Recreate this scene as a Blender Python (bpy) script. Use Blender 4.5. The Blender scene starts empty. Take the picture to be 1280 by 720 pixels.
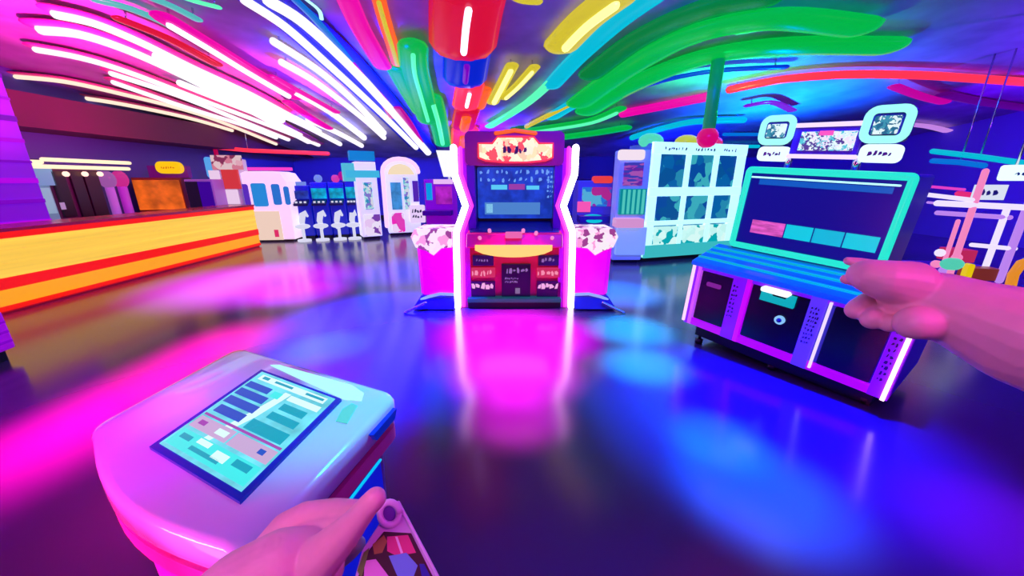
import bpy, bmesh, math, random
from mathutils import Vector, Matrix
random.seed(7)
C = bpy.context.scene.collection
F = 460.0; TH = math.radians(16.4); H = 1.6
ct, st = math.cos(TH), math.sin(TH)
PI = math.pi

# ------------------------------------------------------------------ survey helpers (photo pixel -> point in the room)
def ray(px, py):
    u = (px-640)/F; v = (360-py)/F
    return Vector((u, ct+v*st, -st+v*ct))
def on_floor(px, py, z=0.0):
    r = ray(px, py); t = (z-H)/r.z
    return Vector((r.x*t, r.y*t, z))
CA, CB = 4.4, 0.12            # the ceiling slopes: z = CA - CB*y
def on_ceiling(px, py, drop=0.1):
    r = ray(px, py); t = (CA-drop-H)/(r.z+CB*r.y)
    return Vector((r.x*t, r.y*t, H+r.z*t)), t
def at_depth(px, py, d):       # d = distance along the viewing axis
    u = (px-640)/F; v = (360-py)/F
    return Vector((u*d, d*(ct+v*st), H+d*(-st+v*ct)))
class Plane:
    """vertical plane through (x, y) at yaw; gives local (s, z) of a pixel at depth d behind the plane"""
    def __init__(s, x, y, yaw=0):
        s.x, s.y, s.a = x, y, math.radians(yaw)
        s.u = (math.cos(s.a), math.sin(s.a)); s.n = (-s.u[1], s.u[0])
    def sz(s, px, py, d=0.0):
        r = ray(px, py)
        k = (s.x+s.n[0]*d)*s.n[0] + (s.y+s.n[1]*d)*s.n[1]
        t = k/(r.x*s.n[0]+r.y*s.n[1])
        return ((r.x*t-s.x)*s.u[0]+(r.y*t-s.y)*s.u[1], H+r.z*t)
    def rect(s, x0, y0, x1, y1, d=0.0):
        ym = (y0+y1)/2; xm = (x0+x1)/2
        return (s.sz(x0, ym, d)[0], s.sz(xm, y1, d)[1], s.sz(x1, ym, d)[0], s.sz(xm, y0, d)[1])

# ------------------------------------------------------------------ materials
_m = {}
def mat(name, col, rough=0.5, metal=0.0, emit=None, power=0.0, spec=0.5, noise=0.0, nscale=6.0, trans=0.0, sss=0.0, coat=0.0, stretch=None):
    if name in _m: return _m[name]
    m = bpy.data.materials.new(name); m.use_nodes = True
    nt = m.node_tree; b = nt.nodes['Principled BSDF']
    b.inputs['Base Color'].default_value = (*col, 1)
    b.inputs['Roughness'].default_value = rough
    b.inputs['Metallic'].default_value = metal
    b.inputs['Specular IOR Level'].default_value = spec
    b.inputs['Transmission Weight'].default_value = trans
    b.inputs['Subsurface Weight'].default_value = sss
    b.inputs['Coat Weight'].default_value = coat
    if sss: b.inputs['Subsurface Radius'].default_value = (0.012, 0.005, 0.003)
    if emit is not None:
        b.inputs['Emission Color'].default_value = (*emit, 1)
        b.inputs['Emission Strength'].default_value = power
    if noise > 0:
        tc = nt.nodes.new('ShaderNodeTexCoord'); n = nt.nodes.new('ShaderNodeTexNoise')
        n.inputs['Scale'].default_value = nscale; n.inputs['Detail'].default_value = 3
        src = tc.outputs['Object']
        if stretch:
            mp = nt.nodes.new('ShaderNodeMapping'); mp.inputs['Scale'].default_value = stretch
            nt.links.new(src, mp.inputs['Vector']); src = mp.outputs['Vector']
        nt.links.new(src, n.inputs['Vector'])
        mr = nt.nodes.new('ShaderNodeMapRange')
        mr.inputs['From Min'].default_value = 0.3; mr.inputs['From Max'].default_value = 0.7
        mr.inputs['To Min'].default_value = 1-noise; mr.inputs['To Max'].default_value = 1+noise
        nt.links.new(n.outputs['Fac'], mr.inputs['Value'])
        vm = nt.nodes.new('ShaderNodeVectorMath'); vm.operation = 'SCALE'
        vm.inputs[0].default_value = (col if emit is None else emit)
        nt.links.new(mr.outputs['Result'], vm.inputs['Scale'])
        nt.links.new(vm.outputs['Vector'], b.inputs['Base Color' if emit is None else 'Emission Color'])
    _m[name] = m
    return m
def glow(name, col, power=1.0, **k):
    return mat(name, (0.015, 0.015, 0.015), 0.25, spec=0.15, emit=col, power=power, **k)

def art(name, cols, scale=20.0, power=1.0, base=(0.02,0.02,0.02), stretch=(1,1,1)):
    """backlit printed artwork: patches of a few flat colours"""
    if name in _m: return _m[name]
    m = bpy.data.materials.new(name); m.use_nodes = True
    nt = m.node_tree; b = nt.nodes['Principled BSDF']
    b.inputs['Base Color'].default_value = (*base, 1); b.inputs['Roughness'].default_value = 0.3; b.inputs['Specular IOR Level'].default_value = 0.15
    tc = nt.nodes.new('ShaderNodeTexCoord'); mp = nt.nodes.new('ShaderNodeMapping')
    mp.inputs['Scale'].default_value = stretch
    v = nt.nodes.new('ShaderNodeTexVoronoi'); v.inputs['Scale'].default_value = scale
    nz = nt.nodes.new('ShaderNodeTexNoise'); nz.inputs['Scale'].default_value = scale*0.9
    mx = nt.nodes.new('ShaderNodeMixRGB'); mx.inputs['Fac'].default_value = 0.12
    sp = nt.nodes.new('ShaderNodeSeparateColor')
    cr = nt.nodes.new('ShaderNodeValToRGB'); cr.color_ramp.interpolation = 'CONSTANT'
    e = cr.color_ramp.elements
    e[0].position = 0; e[0].color = (*cols[0], 1)
    e[1].position = 1/len(cols); e[1].color = (*cols[1], 1)
    for i in range(2, len(cols)):
        q = e.new(i/len(cols)); q.color = (*cols[i], 1)
    L = nt.links.new
    L(tc.outputs['Object'], mp.inputs['Vector']); L(mp.outputs['Vector'], nz.inputs['Vector'])
    L(mp.outputs['Vector'], mx.inputs['Color1']); L(nz.outputs['Color'], mx.inputs['Color2'])
    L(mx.outputs['Color'], v.inputs['Vector']); L(v.outputs['Color'], sp.inputs['Color'])
    L(sp.outputs['Red'], cr.inputs['Fac']); L(cr.outputs['Color'], b.inputs['Emission Color'])
    b.inputs['Emission Strength'].default_value = power
    _m[name] = m
    return m

# ------------------------------------------------------------------ mesh builder
class MB:
    def __init__(s): s.v = []; s.f = []; s.sm = []
    def add(s, vs, fs, smooth=False):
        o = len(s.v); s.v += [tuple(p) for p in vs]
        for f in fs: s.f.append([i+o for i in f]); s.sm.append(smooth)
        return s
    def box(s, x0, y0, z0, x1, y1, z1):
        vs = [(x, y, z) for z in (z0, z1) for x, y in ((x0,y0),(x1,y0),(x1,y1),(x0,y1))]
        return s.add(vs, [(3,2,1,0),(4,5,6,7),(0,1,5,4),(1,2,6,5),(2,3,7,6),(3,0,4,7)])
    def hexa(s, p):          # 8 points, bottom ring then top ring
        return s.add(p, [(3,2,1,0),(4,5,6,7),(0,1,5,4),(1,2,6,5),(2,3,7,6),(3,0,4,7)])
    def prism(s, a, b, smooth=False):   # two matching rings of points
        n = len(a)
        return s.add(list(a)+list(b), [tuple(range(n-1,-1,-1)), tuple(range(n,2*n))]+[(i,(i+1)%n,n+(i+1)%n,n+i) for i in range(n)], smooth)
    def loft(s, rings, smooth=True, caps=True):
        n = len(rings[0]); vs = [p for r in rings for p in r]; fs = []
        for k in range(len(rings)-1):
            for i in range(n):
                j = (i+1) % n
                fs.append((k*n+i, k*n+j, (k+1)*n+j, (k+1)*n+i))
        if caps:
            fs.append(tuple(range(n-1,-1,-1))); fs.append(tuple((len(rings)-1)*n+i for i in range(n)))
        return s.add(vs, fs, smooth)
    def tube(s, pts, r, n=10, flat=1.0, up=None, cap=True):
        pts = [Vector(p) for p in pts]; rr = r if isinstance(r, (list, tuple)) else [r]*len(pts)
        P = []; R = []
        def extra(p, d, rad, rev):
            q = [(0.0, 1.0), (0.5, 0.87), (0.85, 0.5), (0.99, 0.12)]
            L = [(p+d*rad*a, rad*b) for a, b in q[1:]]
            return L[::-1] if rev else L
        d0 = (pts[0]-pts[1]).normalized(); d1 = (pts[-1]-pts[-2]).normalized()
        seq = [(p, a) for p, a in zip(pts, rr)]
        if cap: seq = extra(pts[0], d0, rr[0], True)+seq+extra(pts[-1], d1, rr[-1], False)
        rings = []; prev = None
        for i, (p, a) in enumerate(seq):
            q0 = seq[max(i-1,0)][0]; q1 = seq[min(i+1,len(seq)-1)][0]
            d = (q1-q0).normalized()
            ref = Vector(up) if up is not None else (Vector((0,0,1)) if abs(d.z) < 0.95 else Vector((0,1,0)))
            if prev is not None and up is None: w = (prev-d*prev.dot(d)).normalized()
            else: w = d.cross(ref).normalized()
            prev = w
            h = d.cross(w).normalized()
            rings.append([p+w*a*math.cos(2*PI*k/n)+h*a*flat*math.sin(2*PI*k/n) for k in range(n)])
        return s.loft(rings)
    def cyl(s, a, b, r, n=16, r2=None, smooth=True):
        a = Vector(a); b = Vector(b); d = (b-a).normalized()
        ref = Vector((0,0,1)) if abs(d.z) < 0.95 else Vector((1,0,0))
        w = d.cross(ref).normalized(); h = d.cross(w); r2 = r if r2 is None else r2
        ring = lambda p, q: [p+w*q*math.cos(2*PI*k/n)+h*q*math.sin(2*PI*k/n) for k in range(n)]
        return s.loft([ring(a, r), ring(b, r2)], smooth)
    def ball(s, c, r, n=16, m=10, M=None):
        c = Vector(c); r = r if isinstance(r, (tuple, list)) else (r, r, r)
        rings = []
        for j in range(1, m):
            a = PI*j/m
            ring = []
            for k in range(n):
                v = Vector((r[0]*math.sin(a)*math.cos(2*PI*k/n), r[1]*math.sin(a)*math.sin(2*PI*k/n), -r[2]*math.cos(a)))
                ring.append(c+(M @ v if M else v))
            rings.append(ring)
        return s.loft(rings)
    def build(s, name, m, parent=None, bevel=0.0, kind=None, label=None):
        me = bpy.data.meshes.new(name); me.from_pydata([tuple(p) for p in s.v], [], s.f)
        me.polygons.foreach_set('use_smooth', s.sm); me.update()
        bm = bmesh.new(); bm.from_mesh(me); bmesh.ops.recalc_face_normals(bm, faces=bm.faces); bm.to_mesh(me); bm.free()
        me.materials.append(m)
        o = bpy.data.objects.new(name, me); C.objects.link(o)
        if parent is not None: o.parent = parent
        if kind: o['kind'] = kind
        if label: o['label'] = label
        if bevel:
            b = o.modifiers.new('bevel', 'BEVEL'); b.width = bevel; b.segments = 2; b.limit_method = 'ANGLE'
        return o
def tag(o, label, cat, group=None):
    o['label'] = label; o['category'] = cat
    if group: o['group'] = group
    return o
def thing(name, label, cat, loc=(0,0,0), rotz=0.0, group=None):
    o = bpy.data.objects.new(name, None); C.objects.link(o); o.empty_display_size = 0.1
    o.location = loc; o.rotation_euler = (0, 0, rotz)
    return tag(o, label, cat, group)
def bx(*a): return MB().box(*a)
def rrect(s0, z0, s1, z1, r, n=5, y=0.0):     # rounded rectangle ring in the x-z plane
    out = []
    for cx, cz, a0 in ((s1-r, z0+r, -90), (s1-r, z1-r, 0), (s0+r, z1-r, 90), (s0+r, z0+r, 180)):
        for k in range(n+1):
            a = math.radians(a0+90*k/n); out.append(Vector((cx+r*math.cos(a), y, cz+r*math.sin(a))))
    return out
def rbox(s0, z0, s1, z1, y0, y1, r):
    return MB().prism(rrect(s0, z0, s1, z1, r, y=y0), rrect(s0, z0, s1, z1, r, y=y1))
def rframe(s0, z0, s1, z1, y, r, thick):
    ring = rrect(s0, z0, s1, z1, r, y=y); m = MB()
    ring.append(ring[0]); m.tube(ring, thick, n=8, up=(0,1,0), cap=False); return m
def marks(s0, z0, s1, z1, y, rows, seed, gap=0.35, th=0.004):
    """small unreadable print: rows of irregular dabs"""
    rd = random.Random(seed); m = MB(); hh = (z1-z0)/rows
    for r in range(rows):
        zb = z0+r*hh; x = s0
        while x < s1-hh*0.25:
            w = min(hh*rd.uniform(0.18, 0.5), s1-x); lo = rd.uniform(0.12, 0.35); hi = rd.uniform(0.6, 0.88)
            k = rd.uniform(-0.12, 0.12)*hh
            pts = [(x, zb+hh*lo), (x+w*0.8, zb+hh*(lo+rd.uniform(-.1,.15))), (x+w, zb+hh*(lo+hi)/2), (x+w*0.7+k, zb+hh*hi), (x+w*0.1+k, zb+hh*(hi-rd.uniform(0,.15)))]
            m.prism([(a, y-th, b) for a, b in pts], [(a, y, b) for a, b in pts])
            x += w+hh*gap*rd.uniform(0.2, 0.8)
    return m

# ------------------------------------------------------------------ palette
BLACK = mat('black_plastic', (0.008, 0.008, 0.012), 0.35)
DARKB = mat('dark_blue_panel', (0.01, 0.015, 0.10), 0.4)
NAVY = mat('navy_laminate', (0.015, 0.03, 0.30), 0.35)
WHITE = mat('white_laminate', (0.75, 0.75, 0.8), 0.35)
PURP = mat('purple_laminate', (0.30, 0.03, 0.55), 0.35)
MAG = mat('magenta_laminate', (0.85, 0.02, 0.55), 0.35)
RED = mat('red_laminate', (0.75, 0.02, 0.06), 0.35)
CHROME = mat('chrome', (0.7, 0.7, 0.75), 0.2, 1.0)
GLASS = mat('tinted_window', (0.02, 0.1, 0.25), 0.08, spec=0.8)
GW = glow('white_tube_light', (1.0, 0.80, 1.0), 6.0)
GWP = glow('pinkish_white_light', (1.0, 0.62, 0.95), 2.6)
GC = glow('cyan_light', (0.02, 0.95, 0.80), 1.0)
GCW = glow('pale_cyan_light', (0.45, 1.0, 0.92), 1.3)

# ------------------------------------------------------------------ the room
def structure(o): o['kind'] = 'structure'; return o
XL, XR, YF, YB = -9.0, 12.5, -2.0, 16.0
floor_m = mat('polished_floor', (0.07, 0.045, 0.13), 0.2, spec=0.5, coat=0.2)
nt = floor_m.node_tree; b = nt.nodes['Principled BSDF']
tc = nt.nodes.new('ShaderNodeTexCoord'); n1 = nt.nodes.new('ShaderNodeTexNoise'); n1.inputs['Scale'].default_value = 1.3; n1.inputs['Detail'].default_value = 4
mr = nt.nodes.new('ShaderNodeMapRange'); mr.inputs['To Min'].default_value = 0.13; mr.inputs['To Max'].default_value = 0.24
b.inputs['IOR'].default_value = 1.6; b.inputs['Specular Tint'].default_value = (0.9, 0.45, 1, 1); b.inputs['Coat Tint'].default_value = (1, 1, 1, 1)
nt.links.new(tc.outputs['Object'], n1.inputs['Vector']); nt.links.new(n1.outputs['Fac'], mr.inputs['Value']); nt.links.new(mr.outputs['Result'], b.inputs['Roughness'])
b.inputs['Coat Roughness'].default_value = 0.16
structure(bx(XL, YF, -0.12, XR, YB, 0).build('floor', floor_m))
ceil_m = mat('ceiling_paint', (0.45, 0.42, 0.5), 0.8, noise=0.25, nscale=1.5)
zc = lambda y: CA-CB*y
structure(MB().hexa([(XL,YF,zc(YF)),(XR,YF,zc(YF)),(XR,YB,zc(YB)),(XL,YB,zc(YB)),(XL,YF,zc(YF)+.15),(XR,YF,zc(YF)+.15),(XR,YB,zc(YB)+.15),(XL,YB,zc(YB)+.15)]).build('ceiling', ceil_m))
wall_m = mat('wall_paint', (0.16, 0.12, 0.5), 0.7)
def wallY(name, x, dx):
    return structure(MB().hexa([(x,YF,0),(x+dx,YF,0),(x+dx,YB,0),(x,YB,0),(x,YF,zc(YF)),(x+dx,YF,zc(YF)),(x+dx,YB,zc(YB)),(x,YB,zc(YB))]).build(name, wall_m))
wallY('wall_left', XL-.15, .15); wallY('wall_right', XR, .15)
structure(bx(XL, YB, 0, XR, YB+.15, zc(YB)).build('wall_back', wall_m))
structure(bx(XL, YF-.15, 0, XR, YF, zc(YF)).build('wall_front', wall_m))
structure(bx(XL, 3.2, 0, XL+.03, YB, .14).build('baseboard_left', BLACK))
structure(bx(XL, YB-.03, 0, XR, YB, .14).build('baseboard_back', BLACK))

# ------------------------------------------------------------------ blurred ceiling light streaks, built as glowing tubes and bars
up_c = Vector((0, CB, 1)).normalized()
def dense(pts, k=5):      # smooth the traced run
    P = [Vector((p[0], p[1], 0)) for p in pts]
    if len(P) == 2: return [tuple(P[0].lerp(P[1], i/k)[:2]) for i in range(k+1)]
    out = []
    for i in range(len(P)-1):
        a = P[max(i-1,0)]; b_ = P[i]; c_ = P[i+1]; d = P[min(i+2,len(P)-1)]
        for j in range(k):
            t = j/k
            q = 0.5*((2*b_)+(c_-a)*t+(2*a-5*b_+4*c_-d)*t*t+(3*b_-a-3*c_+d)*t**3)
            out.append((q.x, q.y))
    out.append((P[-1].x, P[-1].y)); return out
def strip(pts, w, core, name='streak_tube', label='', group=None, back=None, backw=3.0, drop=0.12, taper=1.0, flat=1.0, cat='neon light', inner=None):
    P = dense(pts); Q = []; R = []
    for i, (x, y) in enumerate(P):
        q, t = on_ceiling(x, y, drop)
        f = 1+(taper-1)*i/(len(P)-1)
        Q.append(q); R.append(max(0.012, w*f/2/F*t*0.98))
    # even out the cross section so that one streak keeps one believable profile
    rm = sum(R)/len(R); R = [0.45*r+0.55*rm for r in R]
    o = thing(name, label, cat, Q[0], 0, group)
    L = [q-Q[0] for q in Q]
    if back is not None:
        S = MB().tube([l+up_c*0.05 for l in L], [r*backw for r in R], n=12, flat=0.16, up=up_c)
        S.build('halo_strip', back, o)  # coloured strip added behind the tube to carry its halo
    MB().tube(L, R, n=10, flat=flat, up=up_c).build('tube', core, o)
    if inner is not None:
        m_, fw = inner
        MB().tube([l-up_c*(R[k]*flat+0.012) for k, l in enumerate(L)][1:-1], [r*fw for r in R][1:-1], n=8, up=up_c).build('lamp', m_, o)  # brighter core of the streak, built as a thinner tube
    m = MB()
    for l in (L[1], L[-2]): MB().cyl(l, l+up_c*(drop+0.02), 0.012, 6).build('hanger', CHROME, o)
    return o
back_pink = mat('pink_halo', (0.8, 0.12, 0.35), 0.6)
back_mag = mat('magenta_halo', (0.85, 0.02, 0.5), 0.6)
back_blue = mat('blue_halo', (0.03, 0.06, 0.8), 0.6)
GWW = glow('warm_white_light', (1.0, 0.80, 0.62), 1.1)
GWC = glow('bright_white_light', (1.0, 0.93, 1.0), 1.15)
gA = 'white light streaks fanning over the left counter'
for pts, w in (([(70,18),(115,28),(170,50),(240,84),(310,116),(362,144)], 9), ([(52,37),(100,42),(160,62),(230,94),(310,136),(385,176)], 10),
               ([(45,62),(100,72),(160,90),(250,124),(330,154),(398,181)], 6), ([(140,92),(220,118),(300,150),(360,174)], 6), ([(142,103),(220,130),(300,155),(345,172)], 5)):
    strip(pts, w, GWC, 'streak_tube', 'long bright white light streak in the fan over the left counter', gA, back_pink)
for pts, w in (([(200,72),(250,98),(300,122),(350,148)], 14), ([(225,104),(280,126),(330,146),(375,168)], 7),([(290,108),(330,126),(375,150),(400,164)], 5)):
    strip(pts, w, GWC, 'streak_tube', 'short bright white light streak in the middle of the left fan', 'short white light streaks in the left fan')
for pts, l in (([(20,96),(80,102),(150,117),(250,143),(345,180)], 'cream light streak, second lowest of the left fan'), ([(15,117),(70,119),(140,128),(230,146),(290,163)], 'cream light streak, lowest and longest-reaching of the left fan')):
    strip(pts, 4.5, GWW, 'streak_tube', l, None, back_pink)
gB = 'white light streaks converging above the crane machines'
for pts, w in (([(306,0),(355,32),(410,80),(470,135),(520,184)], 9), ([(336,0),(375,24),(430,74),(490,138),(535,190)], 12), ([(342,52),(395,86),(440,124),(480,166)], 8),
               ([(352,78),(395,103),(450,145),(480,172)], 7), ([(370,115),(410,138),(455,172)], 8), ([(385,150),(420,165),(452,182)], 6), ([(325,134),(370,152),(425,180)], 6)):
    strip(pts, w, GWC, 'streak_tube', 'bright white light streak slanting down towards the crane machines', gB, back_blue if w > 8 else None)
G_mag = glow('magenta_light', (1.0, 0.0, 0.45), 0.85)
G_mag2 = glow('deep_magenta_light', (0.75, 0.0, 0.40), 0.7)
G_red = glow('red_light', (0.85, 0.005, 0.03), 0.8)
G_redb = glow('bright_red_light', (1.0, 0.03, 0.06), 1.2)
G_or = glow('orange_light', (1.0, 0.12, 0.0), 1.0)
G_yel = glow('yellow_light', (0.72, 0.58, 0.02), 0.9)
G_yelb = glow('bright_yellow_light', (1.0, 0.9, 0.25), 1.6)
G_grn = glow('green_light', (0.0, 0.62, 0.07), 0.75)
G_grnd = glow('deep_green_light', (0.0, 0.35, 0.05), 0.6)
G_grnb = glow('mint_green_light', (0.10, 0.95, 0.45), 1.1)
G_teal = glow('teal_light', (0.10, 0.62, 0.62), 0.8)
G_cyn = glow('aqua_light', (0.0, 0.55, 0.75), 0.9)
G_blu = glow('blue_light', (0.0, 0.02, 0.75), 0.8)
G_azu = glow('azure_light', (0.0, 0.18, 0.75), 0.9)
G_vio = glow('violet_light', (0.28, 0.0, 0.75), 0.7)
FL = 0.3
for i, (pts, w, m, name, lab, inn) in enumerate((
    ([(120,0),(160,10),(200,26),(228,40)], 15, G_teal, 'light_bar', 'pale teal light streak above the start of the white fan', None),
    ([(185,-4),(215,8),(246,24)], 14, G_teal, 'light_bar', 'short pale teal light streak beside the larger teal one', None),
    ([(220,-6),(245,2),(272,9)], 10, G_grnb, 'light_bar', 'tiny mint light streak at the top edge between teal and blue', None),
    ([(205,22),(255,52),(310,86),(368,120)], 26, G_mag, 'light_bar', 'wide magenta light streak with a white core over the white fan', (GWP, 0.28)),
    ([(150,24),(210,48),(270,80)], 16, G_red, 'light_bar', 'red light streak just above the white fan', None),
    ([(365,-4),(392,22),(418,52),(438,76)], 11, G_azu, 'light_bar', 'azure light streak right of the thick white streaks', None),
    ([(378,-4),(398,12),(402,24)], 5, GCW, 'light_bar', 'small pale cyan light streak at the top of the picture', None),
    ([(340,96),(380,118),(420,140)], 12, G_mag, 'light_bar', 'magenta light streak between the two white fans', None),
    ([(360,128),(385,145),(410,160)], 14, G_mag, 'light_bar', 'short magenta light streak below the fan crossing', None),
    ([(432,-6),(448,30),(466,62),(478,82)], 26, G_mag, 'light_bar', 'broad magenta light streak beside the orange one', None),
    ([(436,78),(455,100),(478,124),(492,146)], 15, G_mag2, 'light_bar', 'deep magenta light streak above the arched crane machine', None),
    ([(472,-6),(482,30),(490,55),(497,80)], 17, G_or, 'light_bar', 'orange red light streak with a yellow core', (G_yel, 0.35)),
    ([(497,135),(512,155),(525,178)], 10, G_mag2, 'light_bar', 'small deep magenta light streak left of the green cluster', None),
    ([(495,88),(508,112),(525,140)], 22, G_grn, 'light_bar', 'green light streak left of the brightest green one', None),
    ([(516,58),(518,85),(527,118),(536,150)], 34, G_grn, 'light_bar', 'broad green light streak with a pale core left of centre', (G_grnb, 0.16)),
    ([(540,122),(548,150),(554,180)], 24, G_grn, 'light_bar', 'green light streak above the white sign beside the red cabinet', (G_grnb, 0.25)),
    ([(586,-8),(582,20),(579,55)], 92, G_red, 'light_bar', 'very broad red light streak at top centre with a bright core', (GWP, 0.10)),
    ([(584,66),(581,98)], 58, G_blu, 'light_bar', 'blue light streak below the broad red one', (G_vio, 0.14)),
    ([(588,106),(582,132)], 36, G_redb, 'light_bar', 'red light streak with a pink core above the red cabinet', (GWP, 0.14)),
    ([(584,138),(579,158)], 32, G_red, 'light_bar', 'small red light streak second nearest the red cabinet', (G_or, 0.4)),
    ([(582,162),(580,182)], 34, G_redb, 'light_bar', 'small red light streak right over the red cabinet side', (G_or, 0.4)),
    ([(775,-8),(735,22),(703,55)], 52, G_yel, 'light_bar', 'large yellow light streak with a bright core at the top', (G_yelb, 0.22)),
    ([(636,-8),(652,0),(672,2)], 14, G_yel, 'light_bar', 'yellow light streak cut by the top edge of the picture', None),
    ([(640,82),(628,105),(616,128)], 17, G_yel, 'light_bar', 'left one of two small yellow light streaks', (G_yelb, 0.4)),
    ([(668,84),(648,106),(630,122)], 15, G_yel, 'light_bar', 'right one of two small yellow light streaks', (G_yelb, 0.3)),
    ([(606,112),(598,134)], 18, G_or, 'light_bar', 'small orange light streak between red and yellow', None),
    ([(820,-6),(772,28),(722,72),(690,106)], 30, G_cyn, 'light_bar', 'aqua light streak between the yellow and the green', None),
    ([(700,92),(660,128),(612,158)], 14, G_grnb, 'light_bar', 'slim mint light streak reaching the red cabinet marquee', None),
    ([(960,-4),(880,12),(800,48),(740,92)], 42, G_grnd, 'light_bar', 'deep green light streak, highest of the green sweep', None),
    ([(1075,34),(970,24),(870,42),(790,82),(725,128)], 44, G_grn, 'light_bar', 'long green light streak in the middle of the green sweep', None),
    ([(1110,58),(980,58),(880,72),(790,106),(735,138)], 40, G_grn, 'light_bar', 'long green light streak, lowest and widest of the green sweep', None),
    ([(800,72),(748,110),(690,146)], 24, G_cyn, 'light_bar', 'aqua light streak under the green sweep', None),
    ([(735,118),(705,134),(658,158)], 6, G_yel, 'streak_tube', 'thin olive yellow light streak over the red cabinet', None),
    ([(775,136),(740,150),(680,160),(640,166)], 16, G_grn, 'light_bar', 'green light streak hanging low right of the marquee', (G_grnb, 0.3)),
    ([(780,160),(745,166),(700,172)], 20, G_grn, 'light_bar', 'lowest green light streak just right of the marquee', None),
    ([(778,142),(815,135),(850,128),(885,121)], 10, G_mag, 'streak_tube', 'magenta light streak left of the hanging green pole', None),
    ([(912,112),(980,99),(1060,93),(1150,94),(1215,98),(1300,104)], 9.5, G_redb, 'streak_tube', 'long curved red light streak over the right hand game', None),
    ([(790,112),(840,98),(900,88),(980,84)], 12, G_blu, 'light_bar', 'blue light streak between green sweep and red streak', None),
    ([(935,132),(965,128),(990,138)], 11, G_vio, 'light_bar', 'faint violet light streak above the lit signs', None),
    ([(1118,108),(1150,120),(1180,128)], 14, G_mag2, 'light_bar', 'purple pink light streak right of the lit signs', None),
    ([(1130,155),(1160,158),(1185,164)], 11, glow('pale_violet_light', (0.6, 0.25, 0.8), 0.9), 'light_bar', 'pale violet light streak beside the lit signs', None),
    ([(1180,118),(1230,128),(1290,136)], 16, glow('dim_purple_light', (0.13, 0.0, 0.25), 0.7), 'light_bar', 'dim purple light streak far right under the red streak', None),
    ([(905,168),(948,168)], 4, G_azu, 'streak_tube', 'upper azure light streak running behind the lit signs', None),
    ([(905,183),(948,183)], 4, G_cyn, 'streak_tube', 'lower azure light streak running behind the lit signs', None),
    ([(790,172),(830,160),(870,152),(930,150)], 7, G_cyn, 'streak_tube', 'teal light streak sweeping above the white crane machine', None),
)):
    strip(pts, w, m, name, lab, None, flat=FL if name == 'light_bar' else 1.0, inner=inn if (inn and inn[1] > 0) else None, drop=0.10+0.012*(i % 5))
# green pole hanging from the ceiling
q, t = on_ceiling(900, 60, 0.0)
pt = thing('hanging_pole', 'green lit pole hanging from the ceiling between the two parts of the red line', 'pole', (q.x*1.0, q.y, 0), 0)
zb_ = H + ray(900, 172).z/ray(900, 172).y*q.y
MB().cyl((0,0,zb_), (0,0,zc(q.y)+.05), 0.10, 16).build('pole', mat('green_pole', (0.02,0.4,0.08), 0.4, emit=(0.0,0.5,0.06), power=0.25), pt)
MB().ball((0,0,zb_), 0.17, 14, 8).build('pole_end', glow('rose_lamp', (0.8, 0.0, 0.2), 0.8), pt)

# ------------------------------------------------------------------ left counter with glowing bands
ct_ = thing('lit_counter', 'long counter glowing yellow with red bands along the left wall', 'counter', (-6.3, 6.4, 0), 0)
ya, yb = -3.4, 2.75
bx(-0.55, ya, 0, -0.03, yb, 0.98).build('body', RED, ct_)
bx(-0.62, ya-.02, 0.98, 0.02, yb+.02, 1.02).build('worktop', mat('counter_top', (0.5,0.05,0.08), 0.25), ct_)
G_cr = glow('counter_red_light', (1.0, 0.01, 0.0), 0.95)
G_cy = glow('counter_yellow_light', (1.0, 0.60, 0.07), 1.0, noise=0.12, nscale=1.0, stretch=(1, 0.3, 14))
G_co = glow('counter_amber_light', (1.0, 0.36, 0.01), 1.0)
bx(-0.03, ya, 0.90, 0.015, yb, 0.98).build('red_band', G_cr, ct_, label='top red glowing band')
for z0, z1 in ((0.76,0.90),(0.60,0.755),(0.43,0.595)): bx(-0.03, ya, z0, 0.0, yb, z1).build('yellow_panel', G_cy, ct_)
bx(-0.03, ya, 0.29, 0.015, yb, 0.43).build('red_band', G_cr, ct_, label='wide red glowing band')
bx(-0.03, ya, 0.09, 0.0, yb, 0.29).build('amber_panel', G_co, ct_)
bx(-0.03, ya, 0.03, 0.015, yb, 0.09).build('red_band', G_cr, ct_, label='bottom red glowing band')

# violet-lit wall, its light put into a glowing panel; low violet bench
vp = thing('violet_wall_glow', 'tall violet lit wall at the far left edge, built as a glowing panel', 'display', (-7.6, 4.6, 0), 0)
bx(-0.1, -1.6, 0, 0, 1.55, 3.64).build('body', mat('violet_panel', (0.2,0.01,0.5), 0.5, emit=(0.22,0.0,0.75), power=0.55), vp, bevel=0.02)
for k in range(9):  # streaks of violet light, built as glowing strips
    z = 0.95+0.3*k
    bx(0, -1.58, z, 0.03, 1.53, z+0.035+0.02*(k%3)).build('streak_strip', G_vio if k % 2 else glow('purple_strip', (0.5,0.0,0.85), 0.9), vp)
bx(0, -1.58, 3.2, 0.02, 0.9, 3.6).build('top_panel', glow('magenta_panel', (0.65,0.0,0.6), 0.8), vp)  # pinker light of the upper wall, put in as a glowing sheet
be = thing('low_bench', 'low violet lit bench with a black base at the left edge', 'bench', (-4.55, 2.6, 0), math.radians(8))
bx(-1.6, -0.7, 0.10, 0, 0.55, 0.46).build('body', mat('violet_bench', (0.35,0.03,0.6), 0.4, emit=(0.4,0.0,0.75), power=0.5), be, bevel=0.02)
bx(-1.55, -0.66, 0, -0.05, 0.5, 0.10).build('plinth', BLACK, be)
for z in (0.17, 0.26, 0.35): bx(0, -0.68, z, 0.012, 0.53, z+0.02).build('streak_strip', G_vio, be)

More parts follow.
